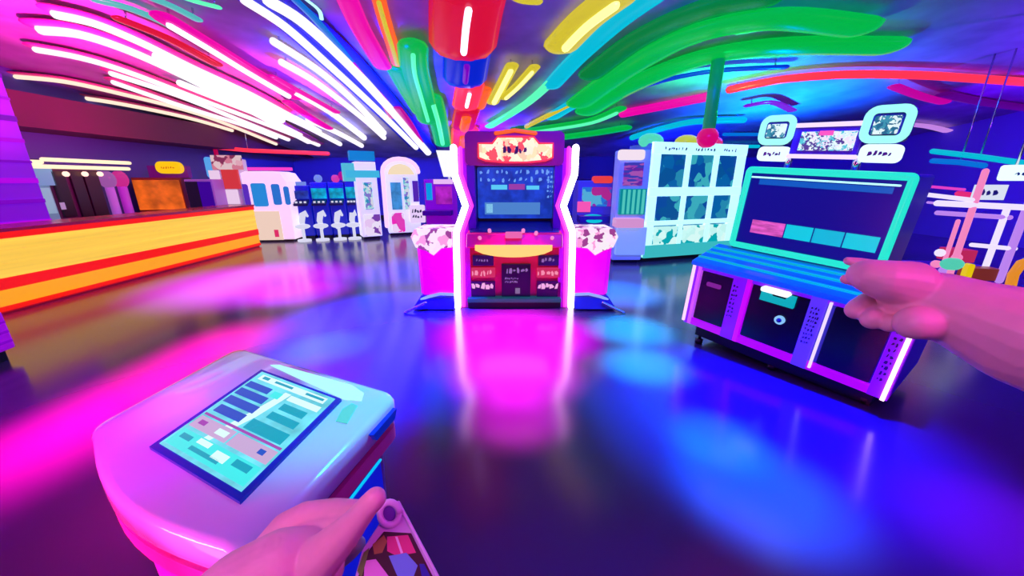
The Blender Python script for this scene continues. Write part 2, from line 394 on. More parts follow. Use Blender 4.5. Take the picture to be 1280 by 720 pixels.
# ------------------------------------------------------------------ things behind the counter on the left
def wall_rect(x0, y0, x1, y1, X):     # pixel rectangle on the plane x = X -> (ya, za, yb, zb)
    xm, ym = (x0+x1)/2, (y0+y1)/2
    f = lambda px, py: (lambda r: (r.y*X/r.x, H+r.z*X/r.x))(ray(px, py))
    return f(x0, ym)[0], f(xm, y1)[1], f(x1, ym)[0], f(xm, y0)[1]
Xw = -8.3
def wbox(name, rect, m, parent, d0, d1, bevel=0.0, loc=None):
    a, z0, b_, z1 = wall_rect(*rect, Xw)
    return bx(d0, a-loc[1], z0, d1, b_-loc[1], z1).build(name, m, parent, bevel)
lo = (Xw, 6.6, 0)
t = thing('drinks_cooler', 'pale grey blue drinks cooler behind the counter, leftmost', 'cooler', lo)
a, z0, b_, z1 = wall_rect(20, 206, 68, 280, Xw)
bx(-0.55, a-lo[1], 0, -0.02, b_-lo[1], z1).build('cabinet', mat('cooler_grey', (0.25,0.33,0.42), 0.4, emit=(0.16,0.25,0.36), power=0.5), t, 0.02)
wbox('door', (34, 208, 66, 232), mat('cooler_door', (0.2,0.35,0.5), 0.2, emit=(0.15,0.27,0.42), power=0.7), t, -0.02, 0.02, 0, lo)
wbox('door', (34, 235, 66, 268), mat('cooler_door_lit', (0.3,0.45,0.5), 0.2, emit=(0.25,0.42,0.46), power=0.7), t, -0.02, 0.02, 0, lo)
wbox('side_panel', (20, 236, 32, 280), mat('pale_panel', (0.5,0.5,0.65), 0.4, emit=(0.35,0.35,0.55), power=0.6), t, -0.02, 0.015, 0, lo)
t = thing('shop_front', 'dark maroon doors with three small lamps behind the counter', 'shop front', (Xw, 7.4, 0))
lo = (Xw, 7.4, 0)
a, z0, b_, z1 = wall_rect(70, 210, 131, 275, Xw)
bx(-0.5, a-lo[1], 0, -0.02, b_-lo[1], z1).build('frame', mat('maroon', (0.10,0.01,0.05), 0.4, emit=(0.06,0.0,0.03), power=0.6), t)
for r_ in ((71,214,88,272), (94,214,109,272), (111,214,129,272)): wbox('door', r_, mat('dark_maroon_door', (0.05,0.004,0.02), 0.3), t, -0.02, 0.02, 0.01, lo)
for cx in (77, 101, 120):
    a, z0, b_, z1 = wall_rect(cx-2.5, 214, cx+2.5, 221, Xw)
    MB().ball((0.08, (a+b_)/2-lo[1], (z0+z1)/2), 0.05, 12, 8).build('lamp', glow('warm_bulb', (1.0,0.6,0.5), 1.6), t)
wbox('notice', (74, 253, 80, 262), mat('pale_notice', (0.6,0.5,0.6), 0.6, emit=(0.4,0.3,0.45), power=0.5), t, 0.02, 0.03, 0, lo)
for i, (xa, xb, lab) in enumerate(((133, 144, 'lilac lit column beside the maroon doors'), (149, 160, 'pink lit column nearer the orange board'))):
    a, z0, b_, z1 = wall_rect(xa, 212, xb, 268, Xw)
    o = thing('display_column', lab, 'column', (Xw, (a+b_)/2, 0))
    MB().cyl((0,0,0), (0,0,z1-.3), (b_-a)*0.42, 14).build('shaft', mat('lilac_col' if i == 0 else 'plum_col', (0.4,0.1,0.5), 0.4, emit=((0.28,0.08,0.42),(0.25,0.01,0.3))[i], power=0.7), o)
    MB().ball((0,0,z1-.2), (0.14,0.14,0.18), 12, 8).build('top', glow('lilac_top' if i == 0 else 'pink_top', ((0.45,0.12,0.5),(0.8,0.03,0.35))[i], 0.7), o)
for lab, r_ in (('long cream light tube above the maroon doors, lower one', (30, 208, 160, 212)), ('cream light tube above the maroon doors, upper one', (54, 200.5, 161, 204)), ('short pinkish light tube over the grey cooler', (30, 200.5, 51, 204))):
    a, z0, b_, z1 = wall_rect(*r_, Xw+.12)
    f = lambda px, py: (lambda r: Vector((Xw+.12, r.y*(Xw+.12)/r.x, H+r.z*(Xw+.12)/r.x)))(ray(px, py))
    p0 = f(r_[0], (r_[1]+r_[3])/2); p1 = f(r_[2], (r_[1]+r_[3])/2+(0 if r_[0] == 30 and r_[2] < 60 else -1)); zz = (p0.z+p1.z)/2
    o = thing('light_tube', lab, 'light tube', (p0.x, p0.y, zz))
    MB().tube([(0,0,0),(0,p1.y-p0.y,0)], 0.035, 8).build('tube', glow('cream_tube', (1.0,0.75,0.5), 1.3), o)
    MB().cyl((0,0.1,0), (-0.8,0.1,0), 0.012, 6).cyl((0,p1.y-p0.y-.1,0), (-0.8,p1.y-p0.y-.1,0), 0.012, 6).build('bracket', CHROME, o)

def pthing(name, label, cat, P, group=None): return thing(name, label, cat, (P.x, P.y, 0), P.a, group)
# orange booth + yellow sign
P = Plane(-9.0, 9.3, 12)
def ppanel(P, name, rect, m, t, y0, y1, bevel=0.0, d=0.0, r=None):
    s0, z0, s1, z1 = P.rect(*rect, d)
    if r: return rbox(s0, z0, s1, z1, y0, y1, r).build(name, m, t, bevel)
    return bx(s0, y0, z0, s1, y1, z1).build(name, m, t, bevel)
Pb = Plane(-8.9, 8.6, 20)
t = pthing('prize_booth', 'orange glowing prize booth behind the counter', 'booth', Pb)
s0, z0, s1, z1 = Pb.rect(169, 222, 230, 268)
bx(s0, 0.02, 0, s1, 0.6, z1).build('body', mat('booth_brown', (0.3,0.06,0.02), 0.4), t)
ppanel(Pb, 'front_panel', (170, 225, 228, 262), glow('booth_orange', (0.85,0.13,0.01), 0.85, noise=0.5, nscale=3), t, -0.02, 0.02, 0.01)
ppanel(Pb, 'header', (182, 207, 232, 222), mat('booth_header', (0.1,0.01,0.15), 0.5, emit=(0.12,0.0,0.12), power=0.6), t, 0.1, 0.3)
t = pthing('oval_sign', 'small glowing yellow oval sign above the orange booth', 'sign', Pb)
s0, z0, s1, z1 = Pb.rect(197, 202, 228, 217)
rbox(s0, z0, s1, z1, -0.10, 0.08, (z1-z0)*0.42).build('face', glow('oval_yellow', (1.0,0.55,0.0), 1.0), t)
marks(s0+.1, z0+.09, s1-.1, z1-.09, -0.10, 1, 3).build('lettering', glow('oval_orange', (0.9,0.2,0.0), 0.8), t)
# dark screen cabinet
Pd = Plane(-7.6, 8.9, 14)
t = pthing('video_cabinet', 'dark video cabinet with a violet tinted screen behind the counter', 'arcade machine', Pd)
s0, z0, s1, z1 = Pd.rect(233, 224, 268, 262)
bx(s0, 0.02, 0, s1, 0.7, z1).build('cabinet', mat('lilac_edge', (0.4,0.1,0.5), 0.4, emit=(0.3,0.1,0.4), power=0.4), t, 0.02)
ppanel(Pd, 'screen', (235, 227, 250, 260), glow('screen_black', (0.02,0.005,0.04), 0.5), t, -0.02, 0.02)
ppanel(Pd, 'screen', (250.5, 227, 266, 260), glow('screen_violet', (0.05,0.0,0.35), 0.8), t, -0.02, 0.02)
# tall poster cabinet
Pp = Plane(-7.3, 9.6, 8)
t = pthing('poster_cabinet', 'tall white and red poster cabinet left of the white rounded cabinet', 'arcade machine', Pp)
s0, z0, s1, z1 = Pp.rect(268, 197, 300, 262)
bx(s0, 0.03, 0, s1, 0.5, z1-.02).build('cabinet', WHITE, t, 0.02)
ppanel(Pp, 'poster', (264, 194, 302, 212), art('poster_art', [(0.8,0.4,0.5),(0.25,0.03,0.1),(0.8,0.55,0.6),(0.7,0.2,0.3)], 9, 0.9), t, 0.0, 0.04)
ppanel(Pp, 'red_panel', (279, 212, 299, 236), glow('poster_red', (0.75,0.04,0.05), 0.85), t, -0.03, 0.04)
ppanel(Pp, 'white_panel', (266, 213, 278, 262), glow('poster_white', (0.9,0.65,0.9), 0.9), t, -0.02, 0.04)
ppanel(Pp, 'white_panel', (280, 237, 298, 255), glow('poster_white', (0.9,0.65,0.9), 0.9), t, -0.03, 0.04)
ppanel(Pp, 'blue_light', (255, 196, 263, 222), glow('poster_blue', (0.1,0.4,0.9), 0.9), t, 0.05, 0.25, r=0.06)

# white two window machine
Pw = Plane(-7.0, 9.75, 6)
t = pthing('ride_cabinet', 'white rounded cabinet with blue windows at the end of the counter', 'arcade machine', Pw)
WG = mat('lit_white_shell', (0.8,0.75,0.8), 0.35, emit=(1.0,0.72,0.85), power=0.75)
s0, z0, s1, z1 = Pw.rect(297, 214, 363, 306)
MB().prism([(s0,0,0.06),(s1,0,0.06),(s1,0,z1-.25),(s1-.12,0,z1-.04),(s1-.3,0,z1),(s0+.35,0,z1),(s0+.16,0,z1-.08),(s0,0,z1-.55)],
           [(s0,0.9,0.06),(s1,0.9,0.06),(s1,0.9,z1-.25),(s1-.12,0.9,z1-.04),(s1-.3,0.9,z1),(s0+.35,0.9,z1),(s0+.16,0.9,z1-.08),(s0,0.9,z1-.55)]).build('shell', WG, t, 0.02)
for r_, m_ in (((301,230,312,258), glow('window_violet', (0.12,0.03,0.6), 0.8)), ((316,229,334,258), glow('window_blue', (0.02,0.3,0.85), 0.8)), ((341,230,351,256), glow('window_blue2', (0.02,0.2,0.75), 0.8)), ((356,233,362,256), glow('window_blue2', (0.02,0.2,0.75), 0.8))):
    ppanel(Pw, 'window', r_, m_, t, -0.03, 0.01, r=0.05)
ppanel(Pw, 'lower_panel', (318, 264, 352, 300), glow('lower_cream', (1.0,0.72,0.6), 0.85), t, -0.02, 0.01)
ppanel(Pw, 'badge', (344, 287, 349, 296), glow('badge_red', (0.8,0.03,0.15), 0.9), t, -0.035, -0.01)
ppanel(Pw, 'roof_light', (306, 209, 360, 213), glow('roof_pink', (1.0,0.05,0.6), 1.0), t, 0.1, 0.25)
bx(s0+.1, 0.1, 0, s1-.1, 0.8, 0.06).build('plinth', BLACK, t)

# ------------------------------------------------------------------ red tube along the back left
for pts, lab in ((((40,196),(150,193),(250,185)), 'dim red light tube high behind the left counter'), (((235,184),(310,188),(410,192)), 'bright red light tube from the poster cabinet to the blue games')):
    Yd = 11.5; L = []
    for x, y in pts:
        r = ray(x, y); L.append(Vector((r.x/r.y*Yd, Yd, H+r.z/r.y*Yd)))
    if L[0].x < XL+.2:
        L = [Vector((max(p.x, XL+.3), p.y, p.z)) for p in L]
    o = thing('light_tube', lab, 'light tube', L[0])
    MB().tube([l-L[0] for l in L], 0.055, 8).build('tube', G_redb if 'bright' in lab else glow('dim_red', (0.6,0.0,0.08), 0.7), o)
    MB().cyl(L[1]-L[0], L[1]-L[0]+Vector((0,0,zc(Yd)-L[1].z+.02)), 0.012, 6).build('hanger', CHROME, o)
# soffit over the left wall: dark maroon band
o = structure(bx(XL, 3.4, 2.45, XL+0.9, 15.9, 3.0).build('trim_1', mat('soffit', (0.16,0.01,0.07), 0.6)))

# ------------------------------------------------------------------ row of blue games with cyan screens
Pr = Plane(-5.75, 10.3, 18)
seatW = glow('pale_stool', (0.75,0.75,0.95), 0.9)
for i, (xa, xb, yt) in enumerate(((369, 391, 232), (391, 413, 228), (413, 434, 228), (434, 449, 226))):
    s0, z0, s1, z1 = Pr.rect(xa, yt, xb-.5, 300)
    p = Vector((Pr.x+Pr.u[0]*s0, Pr.y+Pr.u[1]*s0, 0)); w = s1-s0
    t = thing('racing_cabinet', ('leftmost dim blue game in the row with cyan screens', 'blue game with a cyan screen, second from the white rounded cabinet', 'blue game with a cyan screen, third from the white rounded cabinet', 'blue game touching the white crane machine, under a magenta cap')[i], 'arcade machine', p, Pr.a)
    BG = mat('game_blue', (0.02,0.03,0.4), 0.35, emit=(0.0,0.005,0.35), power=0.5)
    bx(0.01, 0.03, 0.08, w-.01, 0.7, z1).build('cabinet', BG, t, 0.02)
    bx(0.05, 0.1, 0, w-.05, 0.6, 0.08).build('plinth', BLACK, t)
    bx(0.08*w, -0.03, 1.10, 0.92*w, 0.03, 1.10+.72*(z1-1.15)).build('screen', glow('cyan_screen', (0.0,0.42,0.72), 0.9, noise=0.5, nscale=6) if i else glow('dim_screen', (0.02,0.05,0.5), 0.8, noise=0.5, nscale=6), t)
    MB().hexa([(0.04,-0.28,0.92),(w-.04,-0.28,0.92),(w-.04,0.03,1.02),(0.04,0.03,1.02),(0.04,-0.28,0.98),(w-.04,-0.28,0.98),(w-.04,0.03,1.08),(0.04,0.03,1.08)]).build('control_deck', DARKB, t, 0.01)
    for k in range(3): MB().cyl((w*(.25+.25*k),-0.2,0.99), (w*(.25+.25*k),-0.2,1.04), 0.03, 10).build('button', seatW, t)
    MB().cyl((w*.5,-.42,0.0), (w*.5,-.42,0.05), 0.17, 16).cyl((w*.5,-.42,0.05), (w*.5,-.42,0.36), 0.04, 10).build('stool_base', seatW, t)
    MB().ball((w*.5,-.42,0.40), (0.19,0.17,0.07), 16, 8).build('stool_seat', seatW, t)
    MB().tube([(w*(.3+.1*(i%2)),-.03,.30),(w*.32,-.03,.5),(w*.42,-.03,.68),(w*.58,-.03,.74),(w*.68,-.03,.64)], [.05,.075,.08,.06,.035], 8).build('front_light', seatW, t)
    if i == 3: rbox(-0.12, z1+.01, w-.05, z1+.25, 0.0, 0.5, 0.1).build('cap', glow('cap_mag', (0.6,0.0,0.35), 0.7), t)
    elif i: MB().ball((w*.5,0.2,z1+.1), 0.11, 12, 8).build('top_lamp', glow('top_pink' if i == 2 else 'top_blue', (0.8,0.05,0.45) if i == 2 else (0.2,0.3,0.9), 0.8), t)
    else: bx(0.1, 0.1, z1, w-.1, 0.3, z1+.1).build('top_lamp', glow('top_blue', (0.2,0.3,0.9), 0.8), t)

# ------------------------------------------------------------------ white crane machines left of centre
prize = art('prize_pile', [(0.02,0.3,0.6),(0.5,0.85,0.9),(0.1,0.55,0.7),(0.8,0.8,0.9),(0.25,0.2,0.7)], 14, 0.8)
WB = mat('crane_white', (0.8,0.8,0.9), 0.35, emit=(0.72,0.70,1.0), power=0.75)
P1 = Plane(-4.5, 9.9, 30)
t = pthing('crane_machine', 'white crane machine with a blue stepped top beside the blue games', 'arcade machine', P1)
s0, z0, s1, z1 = P1.rect(434, 202, 474, 302); w = s1-s0
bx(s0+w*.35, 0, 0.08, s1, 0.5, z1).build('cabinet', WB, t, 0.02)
bx(s0, 0.1, z1-.5, s0+w*.35, 0.4, z1-.04).build('side_box', glow('side_box_cyan', (0.1,0.6,0.8), 0.8), t)
bx(s0+w*.4, 0.1, 0, s1-.05, 0.45, 0.08).build('plinth', BLACK, t)
ppanel(P1, 'header', (432, 213, 474, 222), glow('header_cyan', (0.05,0.5,0.8), 0.9), t, -0.04, 0.0)
ppanel(P1, 'window', (455, 228, 466, 262), prize, t, -0.03, 0.01)
ppanel(P1, 'lower_panel', (456, 268, 476, 294), art('lower_art', [(0.9,0.75,1.0),(0.85,0.6,0.95),(0.9,0.8,1),(0.2,0.05,0.4)], 7, 0.9), t, -0.02, 0.01)
ppanel(P1, 'roof_light', (438, 188, 470, 200), glow('roof_azure', (0.0,0.25,0.75), 0.8), t, 0.2, 0.5)
P2 = Plane(-3.55, 10.9, 20)
t = pthing('crane_machine', 'arch topped white crane machine with a cream header', 'arcade machine', P2)
s0, z0, s1, z1 = P2.rect(482, 200, 524, 294); w = s1-s0; zm = z1-.35
arc = [(s0,zm)]+[(s0+w/2-w/2*math.cos(a), zm+.35*math.sin(a)) for a in [PI*k/10 for k in range(1,10)]]+[(s1,zm)]
pr_ = [(s0,0.08),(s1,0.08)]+arc[::-1]
MB().prism([(x,0,z) for x,z in pr_], [(x,0.8,z) for x,z in pr_]).build('cabinet', WB, t, 0.02)
MB().tube([(x,-0.03,z) for x,z in [(s0-.04,0.3)]+[(a-.02 if a < s0+w/2 else a+.02,b+.03) for a,b in arc]], 0.06, 8).build('arch_light', glow('arch_lilac', (0.9,0.6,1.0), 1.1), t)
hd = [(s0+w*.12, zm-.05),(s1-w*.08, zm-.05)]+[(s0+w/2-w*.38*math.cos(a), zm-.05+.3*math.sin(a)) for a in [PI*k/8 for k in range(7,0,-1)]]
MB().prism([(x,-0.02,z) for x,z in hd], [(x,0.0,z) for x,z in hd]).build('header', glow('header_cream', (1.0,0.8,0.5), 0.9), t)
ppanel(P2, 'window', (489, 228, 502, 262), glow('win_blue', (0.05,0.3,0.75), 0.8, noise=0.3), t, -0.03, 0.0)
ppanel(P2, 'window', (505, 222, 512, 262), prize, t, -0.03, 0.0)
ppanel(P2, 'window', (516, 226, 523, 252), glow('win_indigo', (0.1,0.02,0.5), 0.8), t, -0.03, 0.0)
ppanel(P2, 'prize_door', (490, 266, 506, 290), art('door_art', [(0.9,0.02,0.5),(0.9,0.7,1.0),(0.8,0.05,0.5)], 5, 0.9), t, -0.03, 0.0, r=0.05)
ppanel(P2, 'sign_box', (512, 256, 531, 278), glow('sign_lilac', (0.85,0.65,1.0), 0.95), t, -0.12, 0.0, r=0.04)
s_, z_, s__, z__ = P2.rect(515, 260, 528, 274, -0.12)
marks(s_, z_, s__, z__, -0.12, 2, 5, th=0.02).build('lettering', DARKB, t)
bx(s0+.05, 0.1, 0, s1-.05, 0.7, 0.08).build('plinth', BLACK, t)
# small machine and white sign just left of red cabinet
P3 = Plane(-2.1, 8.4, 0)
t = pthing('video_cabinet', 'small violet video cabinet with a blue screen half hidden by the red cabinet', 'arcade machine', P3)
s0, z0, s1, z1 = P3.rect(531, 224, 566, 285)
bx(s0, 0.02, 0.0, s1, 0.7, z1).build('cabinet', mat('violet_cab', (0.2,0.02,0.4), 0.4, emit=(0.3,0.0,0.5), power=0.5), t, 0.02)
ppanel(P3, 'screen', (533, 229, 540, 250), glow('scr_azure', (0.0,0.35,0.85), 0.9), t, -0.02, 0.02)
ppanel(P3, 'header', (542, 224, 566, 230), glow('hdr_white', (0.8,0.5,0.9), 1.0), t, -0.03, 0.02)
ppanel(P3, 'side_panel', (545, 233, 565, 255), glow('sidepink', (0.5,0.02,0.6), 0.8, noise=0.5, nscale=4), t, -0.02, 0.02)
bx(s0, -0.3, 0.85, s1, 0.02, 0.95).build('control_deck', mat('deck_violet', (0.15,0.0,0.3), 0.3), t, 0.01)
P4 = Plane(-2.2, 9.6, 12)
s0, z0, s1, z1 = P4.rect(546, 188, 566, 221)
t = pthing('banner', 'white lit banner standing behind the left neon strip of the red cabinet', 'banner', P4)
MB().hexa([(s0+.15,0,z0),(s1,0,z0),(s1,0.06,z0),(s0+.15,0.06,z0),(s0,0,z1),(s1,0,z1),(s1,0.06,z1),(s0,0.06,z1)]).build('face', glow('banner_white', (0.9,0.9,1.0), 1.1), t)
MB().cyl(((s0+s1)/2+.1,0.05,0), ((s0+s1)/2+.1,0.05,z0), 0.04, 8).build('post', CHROME, t)

# ------------------------------------------------------------------ the red two player cabinet in the centre
PC = Plane(0.03, 4.52, 0)
t = pthing('arcade_cabinet', 'big red and magenta two player cabinet with white neon side strips', 'arcade machine', PC)
def cz(y, d=0): return PC.sz(640, y, d)[1]
def cs(x, y=300, d=0): return PC.sz(x, y, d)[0]
# side panels follow the zigzag of the neon
def side(sg):
    out = []
    prof = [(0.73,0.0),(0.71,0.98),(0.585,1.30),(0.70,1.66),(0.70,1.95)]
    return [(sg*a, z) for a, z in prof]
for sg in (-1, 1):
    pr_ = side(sg)
    outer = [(x+sg*0.03, z) for x, z in pr_]; inner = [(sg*0.56, z) for x, z in pr_[::-1]]
    ring = outer+inner
    MB().prism([(x,0.02,z) for x,z in ring], [(x,0.85,z) for x,z in ring]).build('side_panel', mat('side_magenta', (0.6,0.02,0.5), 0.3, emit=(0.5,0.0,0.45), power=0.35), t)
    MB().tube([(x,-0.03,max(z,0.03)) for x, z in pr_], 0.040, 12, cap=True).build('neon_strip', GW, t)
    MB().tube([(x-sg*.075,0.0,max(z,0.03)) for x, z in pr_], 0.022, 8).build('neon_strip', glow('pink_edge', (1.0,0.05,0.75), 1.2), t, label='thin pink neon edge')
bx(-0.57, 0.06, 0.14, 0.57, 0.85, 0.98).build('lower_body', RED, t, 0.015)
bx(-0.57, 0.25, 0.98, 0.57, 0.85, 1.80).build('back_panel', BLACK, t)
bx(-0.6, -0.02, 0.0, 0.6, 0.8, 0.10).build('plinth', BLACK, t, 0.01)
bx(-0.6, -0.06, 0.09, 0.6, 0.1, 0.145).build('base_trim', mat('trim_green', (0.02,0.1,0.08), 0.3, emit=(0.0,0.08,0.06), power=0.5), t, 0.01)
# marquee
rbox(-0.57, cz(207), 0.57, cz(164), -0.02, 0.6, 0.06).build('hood', mat('hood_maroon', (0.3,0.01,0.1), 0.3, emit=(0.15,0.0,0.04), power=0.5), t)
m0, m1, z0, z1 = cs(598,187,-.05), cs(691,187,-.05), cz(203,-.05), cz(171,-.05)
mk = [(m0,z0+.05),(m0+.08,z0+.02),(m0+.3,z0),(m1-.3,z0),(m1-.08,z0+.02),(m1,z0+.05),(m1,z1-.07),(m1-.16,z1-.07),(m1-.22,z1),(m0+.22,z1),(m0+.16,z1-.07),(m0,z1-.07)]
MB().prism([(x,-0.06,z) for x,z in mk], [(x,-0.02,z) for x,z in mk]).build('marquee', art('marquee_art', [(1.0,0.72,0.4),(1.0,0.85,0.6),(1.0,0.55,0.35),(0.9,0.08,0.08),(1.0,0.8,0.6),(0.85,1.0,0.6)], 15, 1.15), t)
marks(m0+.28, z0+.07, m1-.28, z1-.08, -0.06, 1, 11).build('lettering', mat('brown_letters', (0.25,0.05,0.02), 0.5), t)
MB().tube([(x,-0.06,z) for x,z in mk+[mk[0]]], 0.012, 6, cap=False).build('marquee_rim', G_redb, t)
MB().tube([(m0+.2,-.03,z1+.04),(0,-.03,z1+.07),(m1-.2,-.03,z1+.04)], 0.022, 8).build('top_light', G_or, t)
# screen bay and screen
bx(-0.56, 0.0, cz(292), -0.47, 0.3, cz(206)).build('bezel_side', mat('bay_violet', (0.15,0.0,0.25), 0.3), t)
bx(0.47, 0.0, cz(292), 0.56, 0.3, cz(206)).build('bezel_side', mat('bay_violet', (0.15,0.0,0.25), 0.3), t)
s0, z0, s1, z1 = PC.rect(597, 209, 692, 273, 0.15)
scr = rbox(s0, z0, s1, z1, 0.15, 0.25, 0.02).build('screen', glow('screen_blue', (0.01,0.05,0.55), 0.9, noise=0.35, nscale=9), t)
def scr_bit(x0, y0, x1, y1, m, name='screen_graphic', y=0.15): 
    a, b0, c_, d_ = PC.rect(x0, y0, x1, y1, y); return bx(a, y-.006, b0, c_, y, d_).build(name, m, scr)
scr_bit(614, 231, 634, 237, glow('gfx_cyan', (0.1,0.6,0.9), 1.0)); scr_bit(658, 232, 674, 237, glow('gfx_cyan', (0.1,0.6,0.9), 1.0)); scr_bit(636, 230, 656, 237, glow('gfx_rose', (0.35,0.05,0.4), 0.9))
scr_bit(606, 253, 675, 268, glow('gfx_steel', (0.08,0.25,0.65), 0.9)); scr_bit(608, 255, 616, 266, glow('gfx_pale', (0.25,0.6,0.85), 1.0))
a, b0, c_, d_ = PC.rect(598, 210, 692, 229, 0.15)
marks(a+.02, b0, c_-.02, d_, 0.149, 2, 21, gap=1.2).build('screen_text', glow('gfx_text', (0.15,0.35,0.9), 1.0), scr)
a, b0, c_, d_ = PC.rect(684, 212, 692, 248, 0.15)
marks(a, b0, c_, d_, 0.148, 6, 22).build('screen_text', glow('gfx_text', (0.15,0.35,0.9), 1.0), scr)
# shelf under screen + control deck
MB().hexa([(-.54,-0.10,cz(291)),(.54,-0.10,cz(291)),(.54,0.3,cz(280)),(-.54,0.3,cz(280)),(-.54,-0.10,cz(291)+.03),(.54,-0.10,cz(291)+.03),(.54,0.3,cz(275,.2)),(-.54,0.3,cz(275,.2))]).build('gun_shelf', mat('shelf_dark', (0.03,0.01,0.12), 0.25), t, 0.01)
MB().hexa([(-.57,-0.22,cz(306)),(.57,-0.22,cz(306)),(.57,0.1,cz(308)),(-.57,0.1,cz(308)),(-.57,-0.16,cz(292)+.02),(.57,-0.16,cz(292)+.02),(.57,0.1,cz(290)+.03),(-.57,0.1,cz(290)+.03)]).build('control_deck', mat('deck_red', (0.8,0.02,0.12), 0.3, emit=(0.6,0.0,0.06), power=0.4), t, 0.015)
for i, (x, y) in enumerate(((612,287),(654,287),(600,296),(690,296),(670,290))):
    MB().cyl((cs(x,y,-.16),-.16,cz(y)), (cs(x,y,-.16),-.2,cz(y)+.02), 0.022, 12).build('button', glow('button_pink', (1.0,0.25,0.6), 1.0), t)
rbox(cs(632), cz(297,-.18), cs(652), cz(290,-.18), -0.235, -0.15, 0.015).build('nameplate', glow('plate_rose', (0.9,0.15,0.45), 0.9), t)
a, b_ = cs(594,310,-.2), cs(690,310,-.2); zt, zb0 = cz(306,-.2), cz(321,-.2)
pg = [(a,zt),(a,zt-.06)]+[(a+(b_-a)*k/10, zt-.06-(zt-.06-zb0)*math.sin(PI*k/10)**.6) for k in range(1,10)]+[(b_,zt-.06),(b_,zt)]
MB().prism([(x,-0.24,z) for x,z in pg], [(x,0.06,z) for x,z in pg]).build('light_bar', glow('deck_amber', (1.0,0.62,0.16), 1.1), t)
# lower front
PZ = 0.05
def cpan(name, x0, y0, x1, y1, m, ya_=0.02, yb_=0.07, bev=0.006, r=None): return ppanel(PC, name, (x0,y0,x1,y1), m, t, ya_, yb_, bev, 0.03, r)
cpan('coin_door', 627, 330, 663, 373, mat('door_black', (0.01,0.008,0.03), 0.3), 0.03)
a, b0, c_, d_ = PC.rect(630, 333, 660, 343, .03); marks(a+.03, b0, c_, d_, 0.03, 1, 31).build('lettering', glow('txt_violet', (0.4,0.2,0.6), 0.7), t)
a, b0, c_, d_ = PC.rect(631, 346, 648, 354, .03); marks(a, b0, c_, d_, 0.03, 2, 32).build('lettering', glow('txt_violet', (0.4,0.2,0.6), 0.7), t)
cpan('coin_slot', 644, 360, 650, 367, glow('slot_grey', (0.3,0.2,0.4), 0.7), 0.02, 0.04)
for xa, xb in ((589,619),(671,701)):
    cpan('speaker_panel', xa+2, 319, xb-2, 332, mat('panel_dark', (0.03,0.005,0.08), 0.4))
    a, b0, c_, d_ = PC.rect(xa+6, 321, xb-6, 329, .02); marks(a, b0, c_, d_, 0.02, 1, xa).build('lettering', glow('txt_violet', (0.4,0.2,0.6), 0.7), t)
    cpan('button_panel', xa, 352, xb, 371, mat('panel_maroon', (0.06,0.0,0.05), 0.4))
    cpan('red_plate', xa, 335, xb, 347, glow('plate_red', (0.75,0.03,0.12), 0.8))
    a, b0, c_, d_ = PC.rect(xa+1, 336, xb-1, 346, .02); marks(a, b0, c_, d_, 0.02, 1, xa+1).build('lettering', glow('txt_rose', (1.0,0.3,0.45), 0.9), t)
    a, b0, c_, d_ = PC.rect(xa+1, 351, xb-1, 363, .02); marks(a, b0, c_, d_, 0.018, 1, xa+2, gap=.1).build('lettering', glow('txt_pink', (1.0,0.45,0.85), 0.9), t)
# side wings
for sg in (-1, 1):
    o = t
    x0, x1 = (0.76, 1.22)
    X = sorted((sg*x0, sg*x1))
    ring = [(sg*x0,0.02),(sg*(x1-.06),0.02),(sg*x1,0.10),(sg*x1,0.75),(sg*x0,0.75)]
    MB().prism([(x,y,0.17) for x,y in ring], [(x+sg*0.02*(abs(x)>1),y,0.98) for x,y in ring]).build('wing', mat('wing_magenta', (0.8,0.0,0.6), 0.3, emit=(0.9,0.0,0.62), power=0.75), t, 0.01, label='magenta side wing')
    sp = [(0.77,1.02),(1.22,1.02),(1.27,0.93),(1.22,0.80),(1.10,0.76),(1.0,0.70),(0.9,0.79),(0.77,0.80)]
    MB().prism([(sg*x,-0.03,z) for x,z in sp], [(sg*x,0.5,z) for x,z in sp]).build('wing_art', art('splat_art', [(1.0,0.8,0.95),(1.0,0.75,0.9),(0.95,0.85,0.9),(1.0,0.8,0.95),(0.35,0.05,0.25),(1.0,0.35,0.7)], 13, 1.0), t, label='white splash artwork on top of the wing')
    MB().hexa([(sg*.76,-.12,0.02),(sg*1.30,-.12,0.02),(sg*1.30,0.75,0.02),(sg*.76,0.75,0.02),(sg*.76,0.0,0.17),(sg*1.2,0.0,0.17),(sg*1.2,0.7,0.17),(sg*.76,0.7,0.17)]).build('wing_base', mat('base_blue', (0.04,0.03,0.35), 0.25), t, 0.01)
    MB().tube([(sg*.78,-.02,.19),(sg*.95,-.03,.20),(sg*1.1,-.02,.16),(sg*1.2,-.02,.12)], 0.02, 8).build('base_light', glow('base_ice', (0.3,0.4,0.95), 1.0), t)
    MB().tube([(sg*1.12,-.12,.11),(sg*1.26,-.16,.05),(sg*1.36,-.22,.015)], 0.018, 8).build('foot', CHROME, t)

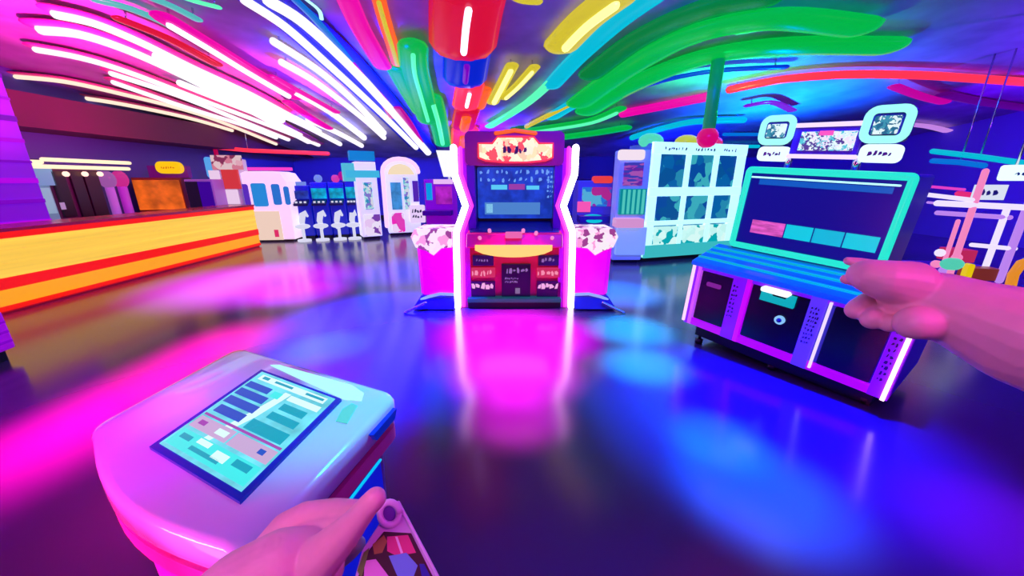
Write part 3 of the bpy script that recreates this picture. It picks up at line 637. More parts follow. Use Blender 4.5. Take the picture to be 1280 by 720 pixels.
# ------------------------------------------------------------------ right of centre: background game, small crane, big crane
P5 = Plane(1.6, 8.2, 0)
t = pthing('video_cabinet', 'blue and red video game seen between the red cabinet and the cranes', 'arcade machine', P5)
s0, z0, s1, z1 = P5.rect(722, 226, 768, 290)
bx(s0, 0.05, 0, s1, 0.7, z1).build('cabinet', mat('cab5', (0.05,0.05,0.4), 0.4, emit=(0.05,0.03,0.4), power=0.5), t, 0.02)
ppanel(P5, 'screen', (728, 234, 764, 258), art('scr5', [(0.02,0.2,0.8),(0.3,0.02,0.5),(0.05,0.1,0.6),(0.5,0.02,0.3),(0.1,0.5,0.8)], 6, 0.8), t, 0.0, 0.05)
ppanel(P5, 'top_lamp', (742, 220, 766, 229), glow('lamp5', (0.9,0.05,0.03), 0.9), t, 0.0, 0.2, r=0.05)
ppanel(P5, 'pink_panel', (722, 252, 738, 265), glow('pink5', (1.0,0.1,0.5), 0.9), t, -0.02, 0.05)
a = P5.sz(741, 273, -.2); MB().tube([(a[0]+.22*math.cos(v),-.25+.1*math.sin(v),a[1]+.05*math.sin(v)) for v in [2*PI*k/16 for k in range(17)]], 0.035, 8, cap=False).build('steering_ring', glow('ring5', (0.0,0.6,0.75), 0.9), t)
bx(s0, -0.35, 0.72, s1, 0.05, 0.86).build('control_deck', mat('deck5', (0.05,0.02,0.3), 0.3), t, 0.01)
t = thing('wall_panel', 'dark maroon board on the wall behind the right neon strip', 'board', (3.0, 15.9, 0))
a, z0, b_, z1 = (lambda R: R)(Plane(3.0, 15.8, 0).rect(722, 190, 770, 224)); bx(a, -0.1, z0, b_, 0, z1).build('face', mat('maroon_board', (0.12,0.02,0.08), 0.5), t)
P6 = Plane(2.05, 7.15, 0)
t = pthing('crane_machine', 'small crane machine with a white header and striped teal prize box', 'arcade machine', P6)
s0, z0, s1, z1 = P6.rect(771, 187, 809, 322)
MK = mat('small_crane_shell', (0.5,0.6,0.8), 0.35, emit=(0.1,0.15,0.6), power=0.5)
bx(s0, 0.05, 0.06, s1, 0.40, z1).build('cabinet', MK, t, 0.02)
bx(s0+.05, 0.1, 0, s1-.05, 0.38, 0.06).build('plinth', BLACK, t)
ppanel(P6, 'header', (773, 187, 806, 200), glow('hdr6', (0.9,0.75,0.85), 1.0), t, -0.02, 0.05, r=0.05)
ppanel(P6, 'window', (780, 203, 804, 232), art('win6', [(0.15,0.02,0.4),(0.35,0.05,0.5),(0.05,0.05,0.5),(0.45,0.1,0.5)], 7, 0.8, stretch=(1,1,4)), t, 0.0, 0.05)
ppanel(P6, 'prize_box', (774, 236, 806, 268), glow('teal_box', (0.0,0.3,0.35), 0.8), t, -0.05, 0.05)
for k in range(5): ppanel(P6, 'stripe_bar', (777+6*k, 237, 780+6*k, 267), glow('stripe_mint', (0.1,0.7,0.6), 0.8), t, -0.07, -0.05)
ppanel(P6, 'lower_panel', (770, 284, 806, 318), mat('lilac_lower', (0.5,0.6,0.85), 0.3, emit=(0.2,0.4,0.75), power=0.7), t, -0.05, 0.05)
ppanel(P6, 'prize_chute', (766, 272, 800, 283), glow('chute_rose', (0.8,0.35,0.75), 0.8), t, -0.25, 0.05, 0.02)
# big crane: fit yaw so that the right side recedes
P7 = Plane(2.75, 7.25, 18)
t = pthing('crane_machine', 'large bright white crane machine with six glass windows', 'arcade machine', P7)
s0 = P7.sz(811, 250)[0]; s1 = P7.sz(924, 250)[0]; zt = P7.sz(850, 178)[1]
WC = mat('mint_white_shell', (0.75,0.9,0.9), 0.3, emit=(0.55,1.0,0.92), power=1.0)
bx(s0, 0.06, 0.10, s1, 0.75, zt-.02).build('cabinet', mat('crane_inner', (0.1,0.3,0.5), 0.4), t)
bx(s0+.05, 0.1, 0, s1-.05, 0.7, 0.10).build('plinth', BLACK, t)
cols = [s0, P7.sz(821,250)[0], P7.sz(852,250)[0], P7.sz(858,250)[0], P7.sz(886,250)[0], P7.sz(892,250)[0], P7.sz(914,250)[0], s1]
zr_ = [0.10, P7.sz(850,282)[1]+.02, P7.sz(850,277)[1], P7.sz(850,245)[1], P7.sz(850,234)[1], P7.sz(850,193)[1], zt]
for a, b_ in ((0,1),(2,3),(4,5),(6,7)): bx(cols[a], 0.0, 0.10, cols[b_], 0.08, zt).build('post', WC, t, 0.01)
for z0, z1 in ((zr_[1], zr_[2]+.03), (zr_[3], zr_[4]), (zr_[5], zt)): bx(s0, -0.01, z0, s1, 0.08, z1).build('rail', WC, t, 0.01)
for a, b_ in ((1,2),(3,4),(5,6)):
    for z0, z1 in ((zr_[2]+.03, zr_[3]), (zr_[4], zr_[5])):
        bx(cols[a], 0.03, z0, cols[b_], 0.06, z1).build('window', art('crane_prizes', [(0.0,0.10,0.35),(0.02,0.3,0.5),(0.0,0.14,0.45),(0.05,0.5,0.6),(0.0,0.08,0.4)], 6, 0.8), t)
    bx(cols[a], 0.0, 0.35, cols[b_], 0.06, zr_[1]-.03).build('lower_panel', art('crane_lower', [(0.55,0.95,0.9),(0.7,1.0,0.95),(0.0,0.4,0.45),(0.6,1.0,0.95)], 8, 0.95), t)
bx(s0, -0.02, 0.10, s1, 0.06, 0.35).build('kick_panel', glow('kick_teal', (0.05,0.6,0.65), 0.8), t)
for k, (xa, m_) in enumerate(((815, 'hd_mint'), (862, 'hd_yel'), (893, 'hd_rose'))):
    a = P7.sz(xa, 180)[0]; MB().ball((a+.2, 0.3, zt+.04), (0.25,0.2,0.14), 14, 8).build('top_lamp', glow(m_, ((0.1,0.8,0.55),(0.6,0.65,0.05),(0.8,0.02,0.2))[k], 0.85), t)
for a, b_ in ((1,2),(3,4),(5,6)): marks(cols[a]+.06, zr_[5]+.05, cols[b_]-.03, zr_[5]+.15, -0.01, 1, a, gap=.8).build('lettering', mat('dark_letters', (0.02,0.05,0.06), 0.5), t)

# ------------------------------------------------------------------ the game on the right with the lit signs
RY = -0.965
rm = thing('arcade_cabinet', 'low wide screen game with cyan screen frame and signs at the right', 'arcade machine', (1.728, 3.435, 0.0), RY)
rm.rotation_euler = Matrix.Rotation(RY, 3, 'Z').to_4x4().to_euler()
ROLL = 0.067
rm.matrix_world = Matrix.Translation((1.728-.03*.57, 3.435+.03*.82, 0.0)) @ Matrix.Rotation(RY, 4, 'Z') @ Matrix.Rotation(ROLL, 4, 'Y')
W = 1.51; zb, zl = 0.238, 0.892; D = 0.95
vio = mat('violet_trim', (0.35,0.05,0.7), 0.3, emit=(0.20,0.0,0.6), power=0.55)
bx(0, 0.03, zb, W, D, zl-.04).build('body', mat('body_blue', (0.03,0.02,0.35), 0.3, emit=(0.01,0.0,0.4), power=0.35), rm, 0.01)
bx(0.08, 0.12, 0.10, W-.08, D-.1, zb).build('plinth', BLACK, rm)
for x, y in ((0.12,0.15),(0.78,0.15),(W-.12,0.15),(0.12,D-.12),(W-.12,D-.12)): 
    gz = x*math.tan(ROLL)
    MB().cyl((x,y,gz+.006), (x,y,gz+.05), 0.035, 12).cyl((x,y,gz+.04),(x,y,0.12+gz*.2),0.015,8).build('foot', BLACK, rm)
bx(0, 0.0, zb, W, 0.05, zb+.07).build('bottom_rail', mat('rail_magenta', (0.7,0.02,0.6), 0.3, emit=(0.55,0.0,0.62), power=0.55), rm, 0.006)
bx(0, 0.0, zl-.10, W, 0.05, zl-.04).build('top_rail', vio, rm, 0.006)
# columns: x ranges
for x0, x1, m_ in ((0.0,0.035,vio),(0.035,0.07,mat('col_rose',(0.8,0.2,0.6),0.3,emit=(0.7,0.1,0.7),power=0.6)),(0.36,0.47,vio),(0.47,0.51,mat('col_mag',(0.8,0.02,0.6),0.3,emit=(0.7,0.0,0.6),power=0.6)),(0.93,1.03,mat('col_ind',(0.2,0.1,0.8),0.3,emit=(0.10,0.04,0.7),power=0.6)),(1.40,W,vio)):
    bx(x0, -0.005, zb, x1, 0.05, zl-.06).build('upright', m_, rm, 0.004)
bx(-0.012, -0.02, zb+.02, 0.012, 0.02, zl-.03).build('edge_light', glow('edge_pinkwhite', (1.0,0.55,0.85), 1.3), rm)
bx(1.045, -0.02, zb+.03, 1.062, 0.0, zl-.08).build('edge_light', glow('edge_white', (0.75,0.6,1.0), 1.2), rm)
bx(W-.035, -0.02, zb+.0, W-.012, 0.0, zl-.10).build('edge_light', GWP, rm)
for x0, x1 in ((0.07,0.36),(0.51,0.93),(1.07,1.40)):
    rbox(x0+.01, zb+.075, x1-.01, zl-.105, 0.012, 0.04, 0.012).build('access_door', mat('door_dark', (0.006,0.004,0.02), 0.25), rm)
marks(0.375, zb+.2, 0.425, zl-.14, -0.005, 8, 41, th=.003).build('lettering', mat('ink', (0.03,0.01,0.12), 0.5), rm)
marks(0.95, zb+.2, 1.01, zl-.14, -0.005, 9, 42, th=.003).build('lettering', mat('ink', (0.03,0.01,0.12), 0.5), rm)
marks(1.42, zb+.12, 1.47, zl-.14, -0.005, 9, 43, th=.003).build('lettering', mat('ink', (0.03,0.01,0.12), 0.5), rm)
rbox(0.14, 0.66, 0.27, 0.70, 0.0, 0.012, 0.012).build('badge', glow('badge_dim', (0.3,0.02,0.4), 0.7), rm)
# ticket slot: white lit bar, cyan bracket, round lock
rbox(0.60, zl-.125, 0.80, zl-.085, -0.05, 0.02, 0.015).build('slot_light', glow('slot_white', (0.85,0.95,1.0), 1.3), rm)
MB().prism([(x,-0.02,z) for x,z in ((0.60,.78),(0.60,.685),(0.84,.685),(0.84,.78),(0.80,.78),(0.77,.735),(0.68,.735),(0.64,.78))], [(x,0.012,z) for x,z in ((0.60,.78),(0.60,.685),(0.84,.685),(0.84,.78),(0.80,.78),(0.77,.735),(0.68,.735),(0.64,.78))]).build('ticket_slot', glow('slot_teal', (0.0,0.45,0.55), 0.9), rm)
MB().cyl((0.775,-0.01,0.56), (0.775,0.012,0.56), 0.036, 20).build('lock_ring', glow('lock_blue', (0.25,0.55,0.95), 1.0), rm)
MB().cyl((0.775,-0.018,0.56), (0.775,-0.01,0.56), 0.018, 14).build('lock', mat('lock_dark', (0.02,0.05,0.3), 0.3), rm)
# sloping deck
MB().hexa([(-.02,-0.05,zl-.06),(W+.02,-0.05,zl-.06),(W+.02,D,zl-.02),(-.02,D,zl-.02),(-.02,-0.05,zl-.02),(W+.02,-0.05,zl-.02),(W+.02,0.38,zl+.10),(-.02,0.38,zl+.10)]).build('deck', mat('deck_cyan', (0.02,0.35,0.65), 0.25, emit=(0.0,0.10,0.45), power=0.35), rm, 0.01)
for y, z in ((0.05, zl+.012), (0.17, zl+.046), (0.27, zl+.075)): MB().tube([(0.0,y,z),(W,y,z)], 0.014, 8).build('deck_rib', glow('deck_aqua', (0.0,0.5,0.75), 0.8), rm)
# upper housing and screen
s0, s1, zf0, zf1 = 0.13, 1.175, 1.03, 1.70
bx(s0-.02, 0.36, zl+.0, s1+.02, D-.05, zf1+.02).build('upper_housing', mat('housing_blue', (0.02,0.05,0.3), 0.3), rm, 0.02)
rframe(s0, zf0, s1, zf1, 0.33, 0.02, 0.027).build('screen_frame', glow('frame_cyan', (0.02,0.85,0.68), 0.95), rm)
scr = bx(s0+.03, 0.34, zf0+.03, s1-.03, 0.365, zf1-.03).build('screen', glow('screen_navy', (0.0,0.003,0.28), 0.9), rm)
bx(s0+.10, 0.335, zf1-.12, s1-.08, 0.34, zf1-.075).build('screen_graphic', glow('scr_bar_blue', (0.0,0.12,0.65), 0.8), scr)
for x0, x1, m_ in ((0.255,0.515,glow('scr_pink',(0.75,0.1,0.55),0.9,noise=.4,nscale=9,stretch=(1,1,5))),(0.525,0.715,glow('scr_aqua',(0.0,0.62,0.8),0.95)),(0.725,0.915,glow('scr_aqua2',(0.0,0.5,0.75),0.95)),(0.925,1.12,glow('scr_aqua',(0.0,0.62,0.8),0.95))):
    bx(x0, 0.335, zf0+.13, x1, 0.34, zf0+.245).build('screen_graphic', m_, scr)
MB().tube([(s0+.05,0.30,zf1-.06),(s1-.05,0.30,zf1-.06)], 0.008, 6).build('frame_highlight', GCW, rm)
# signs above, on posts
CG = glow('sign_mint', (0.35,1.0,0.85), 1.1); SW = glow('sign_white', (0.75,0.95,1.0), 1.2)
for x in (0.37, 0.82): MB().cyl((x,0.45,zf1), (x,0.45,1.85), 0.025, 10).build('sign_post', CHROME, rm)
def sign(x0, z0, x1, z1, big, seed):
    rbox(x0, z0, x1, z1, 0.38, 0.46, 0.04).build('sign_box', SW if not big else mat('sign_navy', (0.02,0.04,0.2), 0.4), rm)
    if big:
        rframe(x0+.015, z0+.015, x1-.015, z1-.015, 0.38, 0.05, 0.026).build('sign_frame', CG, rm)
        rbox(x0+.055, z0+.05, x1-.055, z1-.06, 0.365, 0.38, 0.01).build('sign_face', art('sign_art%d' % seed, [(0.8,1.0,0.95),(0.02,0.15,0.25),(0.75,0.9,0.9),(0.05,0.3,0.4)], 30, 1.0), rm)
    else:
        marks(x0+.05, z0+.035, x1-.04, z1-.035, 0.38, 1, seed, gap=.2).build('lettering', mat('sign_ink%d' % (seed % 2), ((0.2,0.02,0.1),(0.0,0.2,0.15))[seed % 2], 0.5), rm)
SX = -0.10
sign(0.22+SX, 1.915, 0.47+SX, 2.13, True, 51); sign(0.24+SX, 1.775, 0.465+SX, 1.895, False, 52)
sign(0.905+SX, 1.925, 1.155+SX, 2.155, True, 53); sign(0.93+SX, 1.785, 1.155+SX, 1.91, False, 54)
for z in (2.055, 1.82): MB().tube([(0.47+SX,0.40,z),(0.91+SX,0.40,z+.0)], 0.017, 8).build('sign_tube', glow('sign_lilac_white', (0.75,0.6,1.0), 1.3), rm)
bx(0.47+SX, 0.41, 1.84, 0.91+SX, 0.45, 2.035).build('centre_sign', mat('centre_navy', (0.05,0.02,0.3), 0.4, emit=(0.03,0.0,0.3), power=0.6), rm)
bx(0.53+SX, 0.39, 1.865, 0.88+SX, 0.41, 2.005).build('centre_face', art('centre_art', [(0.85,1.0,0.95),(0.7,0.9,1.0),(0.9,0.8,1.0),(0.1,0.05,0.3),(0.1,0.6,0.7)], 36, 1.0), rm)
bx(0.65+SX, 0.385, 1.975, 0.74+SX, 0.392, 2.01).build('centre_tab', glow('tab_pink', (1.0,0.1,0.55), 1.0), rm)

# ------------------------------------------------------------------ railed game at the far right
PR_ = Plane(5.6, 5.4, -12)
t = pthing('ball_game', 'pink and white railed ball game at the right edge', 'arcade machine', PR_)
Gp = glow('post_pink', (0.95,0.25,0.55), 0.95); Gm = glow('rail_white', (0.8,0.7,1.0), 1.1); Gv = glow('rail_violet', (0.55,0.25,0.95), 0.9)
def post(px, y0, y1, r, m_, d=0.0, name='post'):
    a = PR_.sz(px, (y0+y1)/2, d)[0]; z1 = PR_.sz(px, y0, d)[1]; z0 = PR_.sz(px, y1, d)[1]
    MB().tube([(a,d,z0),(a,d,z1)], r, 10).build(name, m_, t)
def rail(x0, y0, x1, y1, r, m_, d=0.0):
    a = PR_.sz(x0, y0, d); b_ = PR_.sz(x1, y1, d); MB().tube([(a[0],d,a[1]),(b_[0],d,b_[1])], r, 10).build('rail', m_, t)
post(1208, 214, 352, 0.036, Gp); post(1271, 235, 352, 0.042, Gv); post(1186, 276, 345, 0.026, Gp, .2); post(1200, 258, 345, 0.024, Gv, .1); post(1243, 262, 345, 0.036, Gm, .3)
rail(1156, 243, 1215, 250, 0.03, Gm); rail(1172, 254, 1295, 260, 0.042, Gm); rail(1160, 253, 1200, 257, 0.018, Gv, .2); rail(1172, 266, 1262, 272, 0.035, Gv, .3)
rail(1160, 233, 1205, 237, 0.02, glow('rail_magenta2', (0.85,0.05,0.6), .9), .3); rail(1215, 306, 1268, 311, 0.03, Gm); rail(1198, 242, 1232, 246, 0.04, glow('rail_crimson', (0.85,0.02,0.2), 0.9), .4)
s0, z0, s1, z1 = PR_.rect(1222, 231, 1260, 250); bx(s0, 0.02, z0, s1, 0.08, z1).build('banner', glow('banner_pale', (0.7,0.75,0.9), 1.0), t)
marks(s0+.05, z0+.03, s1-.05, z1-.03, 0.02, 1, 61).build('lettering', mat('letters_grey', (0.2,0.2,0.4), 0.5), t)
s0, z0, s1, z1 = PR_.rect(1165, 318, 1290, 352)
bx(s0, 0.2, 0.05, s1, 0.9, z0+.12).build('table', mat('table_navy', (0.04,0.02,0.35), 0.3, emit=(0.04,0.0,0.35), power=0.5), t, 0.02)
ppanel(PR_, 'red_bin', (1210, 316, 1238, 332), glow('bin_red', (0.6,0.02,0.12), 0.8), t, 0.2, 0.5, 0.01)
ppanel(PR_, 'striped_ramp', (1212, 336, 1252, 351), mat('ramp_brown', (0.3,0.06,0.02), 0.4, emit=(0.25,0.03,0.02), power=0.6), t, 0.0, 0.2, 0.01)
ppanel(PR_, 'yellow_post', (1203, 329, 1211, 352), glow('post_yellow', (0.85,0.6,0.0), 0.9), t, -0.06, 0.02, r=0.03)
q0 = PR_.sz(1290, 322); q1 = PR_.sz(1272, 328); q2 = PR_.sz(1262, 342); q3 = PR_.sz(1258, 358)
MB().tube([(q[0],-.05,q[1]) for q in (q0,q1,q2,q3)], 0.055, 10).build('orange_chute', glow('chute_orange', (0.9,0.3,0.02), 0.85), t)
q = PR_.sz(1190, 330, -.1); MB().ball((q[0],-.1,q[1]), (0.13,0.1,0.09), 14, 8).build('mint_ball', glow('ball_mint', (0.1,0.7,0.5), 0.85), t)
for (x, y), m_ in zip(((1170,330),(1180,338),(1196,322),(1175,316)), (Gp, Gv, Gp, Gm)):
    q = PR_.sz(x, y, .15); MB().ball((q[0],.15,q[1]), 0.06, 10, 6).build('ball_holder', m_, t)
for x_, y_ in ((s0+.1,.3),(s1-.1,.3),(s0+.1,.8),(s1-.1,.8)): MB().cyl((x_,y_,0),(x_,y_,.08),.05,10).build('foot', BLACK, t)
PS = Plane(6.9, 5.6, -20)
t = pthing('lit_sign', 'small white lit sign at the far right edge above the railed game', 'sign', PS)
s0, z0, s1, z1 = PS.rect(1254, 206, 1290, 226)
rbox(s0, z0, s1, z1, 0, 0.08, 0.04).build('face', SW, t); marks(s0+.12, z0+.06, s1-.05, z1-.07, 0, 1, 71).build('lettering', mat('ink_blue', (0.02,0.1,0.4), 0.5), t)
MB().cyl(((s0+s1)/2,0.06,z1-.02), ((s0+s1)/2,0.06,zc(5.6)-.0), 0.015, 8).build('hanger', CHROME, t)
for lab, pts in (('azure light streak on the right wall, upper', ((1166,189),(1225,196),(1300,207))), ('azure light streak on the right wall, lower', ((1166,201),(1200,203),(1230,207)))):
    L = []  # cyan streaks of light, built as glowing tubes
    for x, y in pts:
        r = ray(x, y); k = 8.0/(r.x*.7+r.y*.3*1.2); L.append(r*k+Vector((0,0,H)))
    o = thing('light_tube', lab, 'light tube', L[0]); MB().tube([l-L[0] for l in L], 0.045, 8).build('tube', G_cyn if 'upper' in lab else G_azu, o)
    MB().cyl(L[1]-L[0], Vector((L[1].x-L[0].x, L[1].y-L[0].y, zc(L[1].y)-L[0].z)), .012, 6).build('hanger', CHROME, o)

# ------------------------------------------------------------------ kiosk in the foreground
KZ = 1.0
kq = {k: on_floor(*v, KZ) for k, v in dict(A=(297,434), B=(499,493), Cc=(300,705), Dd=(104,538)).items()}
ko = Vector(((kq['A'].x+kq['Cc'].x)/2, (kq['A'].y+kq['Cc'].y)/2, 0))
t = thing('card_kiosk', 'glossy lilac kiosk with a tilted looking glowing cyan touchscreen top', 'kiosk', ko)
A, B_, Cc, Dd = [kq[k]-Vector((ko.x, ko.y, KZ)) for k in ('A','B','Cc','Dd')]
def kiosk_ring(inset=0.0, z=0.0, rad=0.05, bulge=0.045):
    ctr = (A+B_+Cc+Dd)/4; pts = []
    cor = [A, B_, Cc, Dd]
    cor = [p+(ctr-p).normalized()*inset*1.3 for p in cor]
    n = 4; out = []
    for i in range(4):
        p = cor[i]; a = cor[i-1]; c_ = cor[(i+1) % 4]
        r = rad if i in (0, 1) else rad*1.1
        e0 = p+(a-p).normalized()*r; e1 = p+(c_-p).normalized()*r
        for k in range(7):
            s_ = k/6; out.append((e0*(1-s_)**2+p*2*s_*(1-s_)+e1*s_**2))
        if i == 2:       # bulging front edge from Cc to Dd
            nx = Vector(((Dd-Cc).y, -(Dd-Cc).x, 0)).normalized()
            if nx.dot(ctr-Cc) > 0: nx = -nx
            q0 = cor[2]+(cor[3]-cor[2]).normalized()*r; q1 = cor[3]+(cor[2]-cor[3]).normalized()*r
            for k in range(1, 10):
                s_ = k/10; out.append(q0.lerp(q1, s_)+nx*bulge*math.sin(PI*s_))
    return [Vector((p.x, p.y, KZ+z)) for p in out]
ktop = mat('kiosk_lilac_gloss', (0.55,0.55,0.80), 0.13, coat=0.6, spec=0.6)
MB().loft([kiosk_ring(0.006,-0.07), kiosk_ring(0,-0.062), kiosk_ring(0,-0.012), kiosk_ring(0.006,-0.002), kiosk_ring(0.02,0.0)], smooth=True).build('top', ktop, t)
MB().loft([kiosk_ring(0.016,-0.085), kiosk_ring(0.016,-0.07)], smooth=False).build('gap_trim', mat('trim_dark', (0.05,0.01,0.12), 0.3), t)
MB().loft([kiosk_ring(0.004,-0.125), kiosk_ring(0.004,-0.085)], smooth=False).build('lower_lip', mat('lip_rose', (0.6,0.05,0.3), 0.3), t)
MB().loft([kiosk_ring(0.05,-KZ+.05), kiosk_ring(0.035,-0.125)], smooth=False).build('body', mat('kiosk_body', (0.16,0.03,0.35), 0.3), t)
MB().loft([kiosk_ring(0.075,-KZ), kiosk_ring(0.075,-KZ+.05)], smooth=False).build('plinth', BLACK, t)
def side_pt(u, z, off=0.0, inset=0.035):      # on the right side face (edge B-C), u from B to C
    ctr = (A+B_+Cc+Dd)/4
    b_ = B_+(ctr-B_).normalized()*inset*1.3; c_ = Cc+(ctr-Cc).normalized()*inset*1.3
    nx = Vector((-(c_-b_).y, (c_-b_).x, 0)).normalized()
    if nx.dot(ctr-b_) > 0: nx = -nx
    p = b_.lerp(c_, u)+nx*off; return Vector((p.x, p.y, KZ+z))
pa = [side_pt(.14,-.17,.003), side_pt(.62,-.17,.003), side_pt(.62,-.62,.003), side_pt(.14,-.62,.003)]
pb = [side_pt(.14,-.17,.012), side_pt(.62,-.17,.012), side_pt(.62,-.62,.012), side_pt(.14,-.62,.012)]
MB().prism(pa, pb).build('side_door', mat('door_electric_blue', (0.01,0.02,0.7), 0.3, emit=(0.0,0.01,0.6), power=0.5), t)
MB().tube([side_pt(.14,-.165,.012), side_pt(.62,-.165,.012)], 0.004, 8).build('edge_light', glow('edge_azure', (0.0,0.5,0.85), 1.1), t)
MB().prism([side_pt(u,z,.035) for u,z in ((.04,-.02),(.30,-.02),(.27,-.045),(.07,-.045))], [side_pt(u,z,.0525) for u,z in ((.04,-.02),(.30,-.02),(.27,-.045),(.07,-.045))]).build('side_reader', mat('reader_blue', (0.0,0.02,0.4), 0.2, emit=(0,0.02,0.4), power=0.4), t)
# skirt light under the front edge
rg = kiosk_ring(0.05,-0.22); fr = rg[7*3-1:7*3+9+3] if False else [p for p in rg if (p-rg[0]).length >= 0]
front = rg[21:30]
MB().tube(front, 0.006, 8).build('skirt_light', glow('skirt_blue', (0.1,0.08,0.95), 1.0), t)
# touchscreen
Q = [on_floor(*p, KZ+.004)-Vector((ko.x,ko.y,0)) for p in ((327,463),(427,500),(300,629),(187,560))]   # TL(back-left) TR BR BL
def uvp(u, v, dz=0.0):       # u across 0..1 (left->right), v from far to near
    p = Q[0].lerp(Q[1], u).lerp(Q[3].lerp(Q[2], u), v); return Vector((p.x, p.y, p.z+dz))
def slab(u0, v0, u1, v1, z0, z1): return MB().prism([uvp(u0,v0,z0),uvp(u1,v0,z0),uvp(u1,v1,z0),uvp(u0,v1,z0)], [uvp(u0,v0,z1),uvp(u1,v0,z1),uvp(u1,v1,z1),uvp(u0,v1,z1)])
slab(0,0,1,1,-.006,.004).build('screen_bezel', mat('bezel_blue', (0.0,0.01,0.25), 0.2, emit=(0.0,0.01,0.3), power=0.5), t)
scr = slab(.045,.03,.955,.955,.003,.006).build('touchscreen', glow('kiosk_screen', (0.16,0.75,0.90), 0.95, noise=0.25, nscale=14), t)
ui = {'w': glow('ui_white', (0.72,1.0,0.98), 1.0), 'c': glow('ui_teal', (0.0,0.42,0.60), 0.9), 'b': glow('ui_blue', (0.02,0.10,0.65), 0.9), 'p': glow('ui_pink', (0.65,0.45,0.75), 0.9), 'm': glow('ui_rose', (0.40,0.08,0.50), 0.9), 'k': glow('ui_mint', (0.05,0.85,0.85), 1.0)}
for u0,v0,u1,v1,k in ((.10,.06,.90,.13,'w'),(.14,.075,.22,.11,'c'),(.30,.08,.52,.105,'c'),(.68,.08,.88,.105,'c'),
    (.07,.18,.36,.25,'b'),(.07,.28,.42,.36,'b'),(.07,.39,.44,.47,'b'),(.10,.50,.42,.58,'b'),(.40,.19,.50,.26,'k'),(.58,.17,.92,.23,'w'),(.60,.27,.86,.34,'c'),(.58,.38,.88,.45,'c'),(.50,.50,.90,.60,'c'),
    (.07,.615,.94,.635,'m'),(.07,.65,.50,.76,'p'),(.52,.65,.94,.76,'p'),(.12,.68,.20,.72,'m'),(.80,.68,.86,.72,'b'),(.34,.68,.46,.73,'w'),
    (.07,.79,.94,.93,'k'),(.12,.82,.24,.86,'c'),(.30,.80,.44,.84,'w'),(.52,.82,.66,.88,'w'),(.72,.81,.88,.86,'c'),(.30,.87,.62,.90,'c')):
    dz = .0062 if k in 'wpk' and (u1-u0) > .35 else .0068
    slab(u0,v0,u1,v1,.006,dz+.0004).build('menu_tile', ui[k], scr)
MB().prism([uvp(u,v,.0055) for u,v in ((.50,.16),(.57,.16),(.50,.48),(.40,.72),(.34,.88),(.28,.88),(.40,.50))], [uvp(u,v,.0063) for u,v in ((.50,.16),(.57,.16),(.50,.48),(.40,.72),(.34,.88),(.28,.88),(.40,.50))]).build('menu_swirl', ui['w'], scr)
# light glare on the glossy top, drawn as thin glowing patches
def tq(pts, z0, z1, name, m_):
    a = [on_floor(*p, KZ)-Vector((ko.x,ko.y,0)) for p in pts]
    return MB().prism([Vector((p.x,p.y,KZ+z0)) for p in a], [Vector((p.x,p.y,KZ+z1)) for p in a]).build(name, m_, t, 0.0)
tq([(338,457),(350,457),(440,482),(455,492),(452,502),(430,500)], -.002, .003, 'glare_patch', glow('glare_cyan_white', (0.45,1.0,0.95), 1.0))
tq([(428,512),(440,505),(447,508),(434,530),(420,527)], -.002, .003, 'glare_patch', glow('glare_aqua', (0.1,0.75,0.8), 0.9))

# ------------------------------------------------------------------ hands
def limb(name, label, chains, blobs, m_, voxel=0.0014, smooth=4):
    mb = MB()
    for ch in chains:
        pts = [at_depth(x, y, d) for x, y, d, r in ch]; rad = [r*d/F for x, y, d, r in ch]
        P_, R_ = [], []
        for i in range(len(pts)-1):
            for k in range(10):
                f = k/10; P_.append(pts[i].lerp(pts[i+1], f)); R_.append(rad[i]*(1-f)+rad[i+1]*f)
        P_.append(pts[-1]); R_.append(rad[-1])
        for p, r in zip(P_, R_): mb.ball(p, r, 16, 10)
        for i in range(len(P_)-1):
            mb.cyl(P_[i], P_[i+1], R_[i], 16, R_[i+1])
    for x, y, d, rx, ry, rz, ang in blobs:
        k = d/F
        cam = Matrix(((1,0,0),(0,st,ct),(0,ct,-st))).transposed().transposed()
        Mx = Matrix(((1,0,0),(0,st,ct),(0,ct,-st)))       # camera x, up, forward in columns
        Rz = Matrix.Rotation(math.radians(ang), 3, 'Z')
        mb.ball(at_depth(x, y, d), (rx*k, ry*k, rz*k), 20, 14, Mx @ Rz)
    o = mb.build(name+'_raw', m_)
    r = o.modifiers.new('r', 'REMESH'); r.mode = 'VOXEL'; r.voxel_size = voxel; r.use_smooth_shade = True
    s_ = o.modifiers.new('s', 'SMOOTH'); s_.iterations = smooth; s_.factor = 0.5
    dg = bpy.context.evaluated_depsgraph_get(); me = bpy.data.meshes.new_from_object(o.evaluated_get(dg))
    me.name = name; bpy.data.objects.remove(o)
    c0 = sum((v.co for v in me.vertices), Vector())/max(1, len(me.vertices))
    me.transform(Matrix.Translation(-c0))
    for p in me.polygons: p.use_smooth = True
    n = bpy.data.objects.new(name, me); C.objects.link(n); n.location = c0
    return tag(n, label, 'person')
skin = mat('skin', (0.80,0.50,0.50), 0.45, sss=0.15, noise=0.07, nscale=30)
